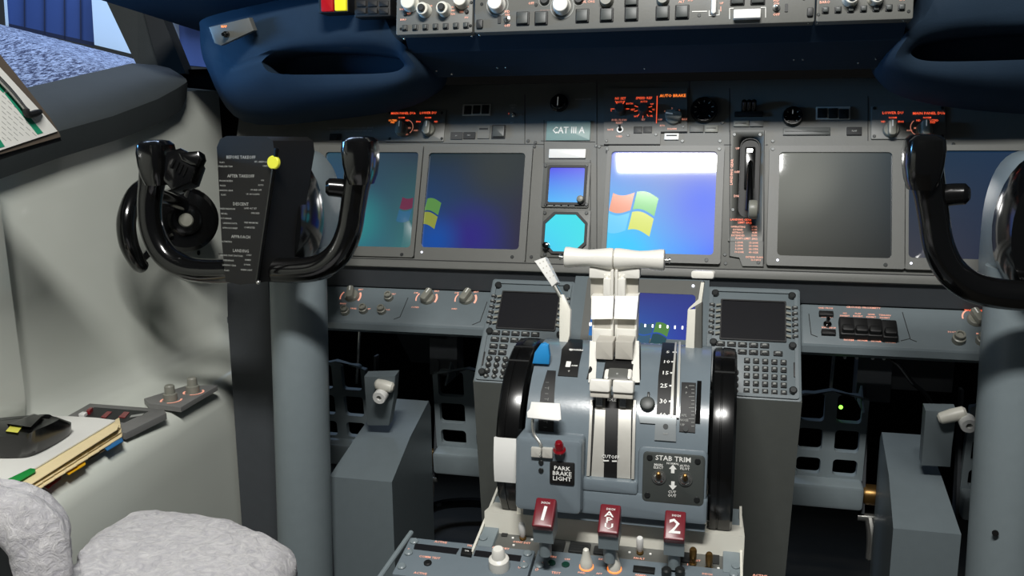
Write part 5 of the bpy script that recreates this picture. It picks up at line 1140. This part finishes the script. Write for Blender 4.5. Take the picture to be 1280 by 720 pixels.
# ------------------------------------------------------------------ steering tiller on the side wall
tl = thing('steering_tiller', HX(232, 273, -.80), 'black nose wheel steering tiller on the pale side wall behind the left yoke', 'tiller')
to = HX(232, 275, -.80); tn = V((.62, -.78, .05)).normalized()
TF = Fr.axes(to, (.78, .62, 0), tn)
b = MB('gloss_black').lathe(to-tn*.05, tn, [(.058, 0), (.060, .01), (.058, .035), (.050, .042), (.03, .044), (.026, .056), (.02, .058)], 40); b.build('tiller_disc', tl)
MB('knob_grey').lathe(to, tn, [(.0115, .004), (.0125, .010), (.010, .014), (.004, .0145)], 20).build('centre_cap', tl)
MB('metal').ball(TF.P(*TF.px(222, 247, .0), .0), .004, .004, .005, 10, 6).build('index_mark', tl)
cr = [HX(x, y, -.775) for x, y in ((186, 228), (168, 244), (158, 275), (161, 305), (172, 328), (178, 333))]
MB('gloss_black').tube(cr, [.012, .0135, .0145, .0145, .013, .011], 14, sub=5).build('tiller_handle', tl)
MB('gloss_black').tube([HX(180, 240, -.78), HX(205, 247, -.785), HX(228, 256, -.80)], [.011, .013, .012], 12).build('tiller_arm', tl)
MB('gloss_black').tube([HX(180, 322, -.78), HX(192, 310, -.785), HX(212, 296, -.80)], [.006, .007, .008], 10).build('tiller_brace', tl)
o = MB('screw').lathe(HX(247, 316, -.864), (1, 0, 0), [(.005, 0), (.005, .003), (.003, .004)], 12).build('wall_screw'); tag(o, 'small dark screw in the pale wall just below the steering tiller', 'screw')
# ------------------------------------------------------------------ things on the ledge
ZL = .551
LF = lambda z: Fr.axes((0, 0, z), (1, 0, 0), (0, 0, 1))
L0 = LF(ZL)
t = thing('ledge_panel', HZ(222, 495, ZL), 'small dark panel with two grey knobs at the far end of the left ledge', 'control panel')
MB('panel_dark').poly(L0, [(180, 498), (236, 481), (272, 482), (226, 509), (186, 504)], 0, .008, .001).build('faceplate', t)
for x, y in ((213, 499), (241, 489)):
    f = LF(ZL); u, v = f.px(x, y, .01); MB('knob_grey').lathe(f.P(u, v, .007), (0, 0, 1), [(.010, 0), (.0105, .012), (.008, .013), (.0075, .024), (.006, .026)], 20).build('knob', t)
b = MB('pink_ink'); f = LF(ZL); [b.arc(f, x, y, .015, a0, a1, .003, .0088) for x, y, a0, a1 in ((214, 500, -80, 40), (214, 500, 170, 230), (242, 490, -80, 60), (242, 490, 180, 240))]; b.build('lettering', t)
t = thing('oxygen_panel', HZ(150, 515, ZL), 'dark test panel with red legends on the left ledge behind the binder', 'control panel')
MB('panel_dark').poly(L0, [(80, 522), (112, 504), (205, 511), (208, 516), (157, 541), (84, 528)], 0, .010, .0015).build('faceplate', t)
f = LF(ZL)
MB('key_dark').poly(f, [(97, 520), (118, 509), (185, 514), (155, 528)], .010, .0105).build('label_field', t)
MB('lamp_red').poly(f, [(108, 513), (112, 508.5), (116, 509), (112, 514)], .0105, .016, .001).build('guard_lamp', t); MB('white_plate').poly(f, [(98, 517), (103, 514), (109, 515), (105, 518.5)], .0105, .015, .001).build('toggle_tip', t)
MB('lamp_red').poly(f, [(126, 521), (134, 514), (140, 514.5), (132, 522)], .0105, .0115).poly(f, [(148, 521), (155, 514.5), (162, 515), (156, 522)], .0105, .0115).m('pale_ink').poly(f, [(162, 521.5), (164, 519), (180, 516.5), (178, 519)], .0105, .011).build('legend', t)
# binder of charts with stepped index tabs
bt = thing('binder', HZ(60, 580, ZL), 'open binder of white and cream pages with coloured index tabs on the left ledge', 'binder')
MB('paper').poly(L0, [(-80, 620), (-40, 548), (40, 530), (66, 522), (141, 527), (149, 534), (146, 540), (94, 570), (48, 598), (18, 616), (-60, 655)], .001, .012, .001).build('page_block', bt)
def edge(t, d): return (18+(149-18)*t+d*.55, 611+(531-611)*t+d)
for k in range(9):
    t0 = .02+k*.108; t1 = t0+.125; z = .0205-k*.0006
    for j in range(3):
        d = 3+j*4.6-.25*k; zz = z-j*.003
        MB('cream').poly(L0, [edge(t0-.02, -7), edge(t1+.02, -7), edge(t1-j*.012, d), edge(t1-j*.012-.012, d+2.2), edge(t0-j*.012, d+2.0)], zz-.0011, zz, .0002).build('index_tab', bt)
MB('cream').poly(L0, [(12, 606), (138, 527), (149, 531), (146, 537), (22, 616)], .0205, .0215, .0003).build('cream_page', bt)
MB('paper').poly(L0, [(-80, 612), (-40, 540), (40, 526), (66, 519), (120, 522), (144, 525), (70, 569), (10, 605), (-30, 632)], .0225, .0245, .0005).build('white_sheet', bt)
for nm, m_, pts, z in (('green_tab', 'tab_green', [(9, 599), (38, 585), (44, 586), (44, 589), (17, 605), (10, 604)], .0245), ('yellow_tab', 'tab_yellow', [(78, 589), (100, 575), (106, 574), (107, 580), (86, 593)], .006), ('red_tab', 'tab_red', [(52, 606), (70, 594), (78, 592), (76, 598), (60, 610)], .004), ('blue_tab', 'tab_blue', [(127, 557), (131, 551), (152, 546), (154, 551), (134, 563)], .007), ('brown_tab', 'tab_brown', [(98, 574), (104, 563), (128, 557), (131, 562), (110, 575)], .005)):
    MB(m_).poly(L0, pts, z, z+.0012, .0002).build(nm, bt)
# black device with a yellow sticker
dv = thing('desk_punch', HZ(45, 555, ZL+.03), 'black boxy device with a yellow sticker lying on the open binder', 'device')
zd = ZL+.026
D0 = LF(zd)
def dp(x, y, h): return hit(x, y, V((0, 0, zd+h)), V((0, 0, 1)))
low = [dp(-30, 568, 0), dp(20, 572, 0), dp(48, 566, 0), dp(86, 544, 0), dp(84, 535, 0), dp(50, 540, 0), dp(-30, 545, 0)]
m1 = [dp(-30, 556, .016), dp(22, 558, .018), dp(49, 552, .018), dp(87, 532, .014), dp(82, 526, .014), dp(52, 528, .018), dp(-30, 530, .018)]
tp_ = [dp(-30, 545, .032), dp(26, 544, .034), dp(46, 537, .034), dp(70, 526, .026), dp(62, 522, .026), dp(50, 519, .032), dp(-30, 530, .034)]
low, m1, tp_ = [spl([tuple(p) for p in l], 35) for l in (low, m1, tp_)]; tc_ = sum(tp_, V())/35
MB('wheel_black').loft([low, m1, [p.lerp(q, .8)+V((0, 0, .003)) for p, q in zip(m1, tp_)], tp_, [p.lerp(tc_, .25)+V((0, 0, .002)) for p in tp_]]).build('body', dv, sharp=60)
MB('wheel_black').loft([[dp(8, 530, .034), dp(40, 536, .034), dp(56, 520, .032), dp(42, 517, .032)], [dp(12, 530, .040), dp(38, 534, .040), dp(52, 520, .038), dp(43, 518, .038)]]).build('lever', dv)
MB('label_yellow').loft([[dp(7, 539, .0345), dp(22, 541, .0345), dp(28, 533, .0345), dp(13, 532, .0345)], [dp(7, 539, .036), dp(22, 541, .036), dp(28, 533, .036), dp(13, 532, .036)]]).build('sticker', dv)
MB('metal').ball(dp(18, 553, .020), .007, .005, .004, 12, 8).ball(dp(2, 551, .02), .006, .004, .004, 10, 6).build('chrome_pin', dv)
# clipboard at the upper left
cA, cB, cC = HD(0, 84, .98), HD(72, 165, 1.06), HD(0, 190, .96)
n_ = (cB-cA).cross(cC-cA).normalized(); n_ = n_ if n_.dot(CAM-cA) > 0 else -n_
CF = Fr.axes(cA, cC-cA, n_)
ct = thing('clipboard', cB, 'brown-edged clipboard with a green-banded form at the upper left edge', 'clipboard')
def cp(mb, pts, w0, w1):
    l = [CF.px(x, y, w1) for x, y in pts]; a = sum(l[i][0]*l[(i+1) % len(l)][1]-l[(i+1) % len(l)][0]*l[i][1] for i in range(len(l)))
    return mb.lo(CF, l if a > 0 else l[::-1], w0, w1)
cp(MB('board_brown'), [(-60, 0), (0, 68), (22, 95), (58, 141), (62, 146), (74, 166), (76, 171), (0, 193), (-60, 212)], -.006, -.001).build('board', ct)
cp(MB('black'), [(-60, 205), (0, 189), (74, 168), (77, 176), (40, 187), (0, 200), (-60, 222)], -.016, -.004).build('binding_edge', ct)
sh = cp(MB('paper'), [(-60, 20), (0, 84), (51, 139), (72, 164), (0, 188), (-60, 206)], 0, .001).build('form_sheet', ct)
b = MB('green_band'); cp(b, [(-60, 30), (-10, 88), (0, 101), (8, 112), (4, 116), (-60, 50)], .001, .0014); cp(b, [(6, 117), (11, 115), (54, 166), (47, 168)], .001, .0014); cp(b, [(-20, 158), (0, 174), (6, 183), (-1, 185), (-20, 170)], .001, .0014); b.build('form_band', sh)
b = MB('pale_ink'); rnd = random.Random(3)
for i in range(11):
    y = 112+i*6.5; x0 = 2; n = 5
    for j in range(6):
        x = 1+j*7.5+rnd.random()*2; yy = y+j*6.6-6
        if yy > 178-x*.28 or x > 44: continue
        cp(b, [(x, yy), (x+5, yy+4.3), (x+5.5, yy+5.1), (x+.4, yy+.9)], .001, .0013)
b.build('form_text', sh)
MB('metal').tube([CF.P(*CF.px(-20, 80, .006), .006), CF.P(*CF.px(10, 110, .006), .006), CF.P(*CF.px(33, 138, .006), .006), CF.P(*CF.px(38, 144, .008), .006)], [.003, .003, .0025, .0025], 8).build('clip_wire', ct)
MB('black').tube([CF.P(*CF.px(32, 137, .006), .006), CF.P(*CF.px(37, 143, .008), .006), CF.P(*CF.px(47, 141, .008), .006), CF.P(*CF.px(53, 139, .006), .003)], [.004, .004, .004, .003], 8).build('clip_end', ct)
# ------------------------------------------------------------------ fleece seat covers
def fuzz(o, amp, sc=18.):
    me = o.data; bm = bmesh.new(); bm.from_mesh(me); bmesh.ops.subdivide_edges(bm, edges=bm.edges, cuts=2, use_grid_fill=True); bm.normal_update()
    for v in bm.verts:
        p = v.co*sc; v.co += v.normal*(noise.noise(p)*amp+noise.noise(p*2.6)*amp*.55+noise.noise(p*6)*amp*.25)
    for f in bm.faces: f.smooth = True
    for e in bm.edges: e.smooth = True
    bm.to_mesh(me); bm.free()
def seatshape():
    L = []
    # outline stations across, from the far edge rolling down to the near part
    top = [(84, 724), (104, 696), (138, 664), (182, 642), (235, 643), (290, 655), (335, 668), (362, 684), (370, 700), (366, 726)]
    zt = .50
    out = [hit(x, y, V((0, 0, zt)), V((0, 0, 1))) for x, y in top]
    c = V((-.44, -.80, zt))
    rings = [(.20, .028), (.5, .030), (.75, .027), (.9, .018), (.985, 0), (1.0, -.022), (.97, -.05), (.9, -.075)]
    # close the outline around the camera side
    near = [V((-.24, -.80, zt)), V((-.25, -.98, zt)), V((-.45, -1.02, zt)), V((-.60, -.98, zt)), V((-.61, -.80, zt))]
    pts = spl([tuple(p) for p in out+near], 60)
    for k, dz in rings: L.append([V((c.x+(p.x-c.x)*k, c.y+(p.y-c.y)*k, zt+dz)) for p in pts])
    return L
st_ = thing('pilot_seat', (-.43, -.85, 0), 'pilot seat with a grey-white fleece cushion at the bottom left of the picture', 'seat')
sb = MB('fleece').loft(seatshape()); seat = sb.build('seat_cushion', st_); fuzz(seat, .0045)
# rolled fleece cover, a thick curved sheet over an armrest
pts = [(-48, 630), (-8, 642), (22, 650), (45, 670), (56, 702), (56, 742)]
P_ = [HD(x, y, .86) for x, y in pts]
rl = MB('fleece').tube(P_, [.026, .027, .028, .028, .026, .026], 16, sub=6).tube([p+V((-.02, .03, .0)) for p in P_], [.02, .02, .021, .022, .02, .02], 14, sub=6)
ar = MB('dark_shroud').poly(Fr.axes(HD(20, 700, .90), CR, -Fw), [(-60, 655), (10, 658), (45, 680), (56, 760), (-60, 760)], -.06, -.0, .004).build('armrest'); tag(ar, 'dark grey armrest with a curled grey fleece cover in the bottom left corner', 'armrest')
o = rl.build('fleece_cover', ar); fuzz(o, .004)
MB('dark_shroud').loft([[V((x, y, z)) for y, z in ((-.72, 0), (-.74, .43), (-1.0, .43), (-1.0, 0))] for x in (-.58, -.28)]).build('seat_base', st_)
# ------------------------------------------------------------------ light
def area(name, loc, aim, sx, sy, power, col, spread=180):
    l = bpy.data.lights.new(name, 'AREA'); l.shape = 'RECTANGLE'; l.size = sx; l.size_y = sy; l.energy = power; l.color = col; l.spread = R(spread)
    o = bpy.data.objects.new(name, l); COL.objects.link(o); o.location = loc; o.rotation_euler = (V(aim)-V(loc)).to_track_quat('-Z', 'Y').to_euler(); return o
area('ceiling_lamp', (.03, -1.42, 2.05), (0, -.2, .7), .58, .14, 38, (1, .985, .95))
area('blue_hood_fill', (-1.4, -.4, 1.11), (-.4, -.05, 1.05), .3, .12, 1.15, (.16, .5, 1), 60)  # unseen blue light, added outside the window to tint the glareshield
area('hall_lamp', (-1.6, 1.2, 2.9), (-1.9, 2.6, 1.2), 1.5, 1.0, 62, (.55, .72, 1))
w = bpy.data.worlds.new('world'); SC.world = w; w.use_nodes = True; bg = w.node_tree.nodes['Background']; bg.inputs[0].default_value = (.75, .87, 1, 1); bg.inputs[1].default_value = .035
SC.view_settings.view_transform = 'Standard'; SC.view_settings.look = 'None'; SC.view_settings.exposure = 0.0; SC.view_settings.gamma = 1; SC.view_settings.use_curve_mapping = False
for o in list(bpy.data.objects):
    if '_o' in o: del o['_o']
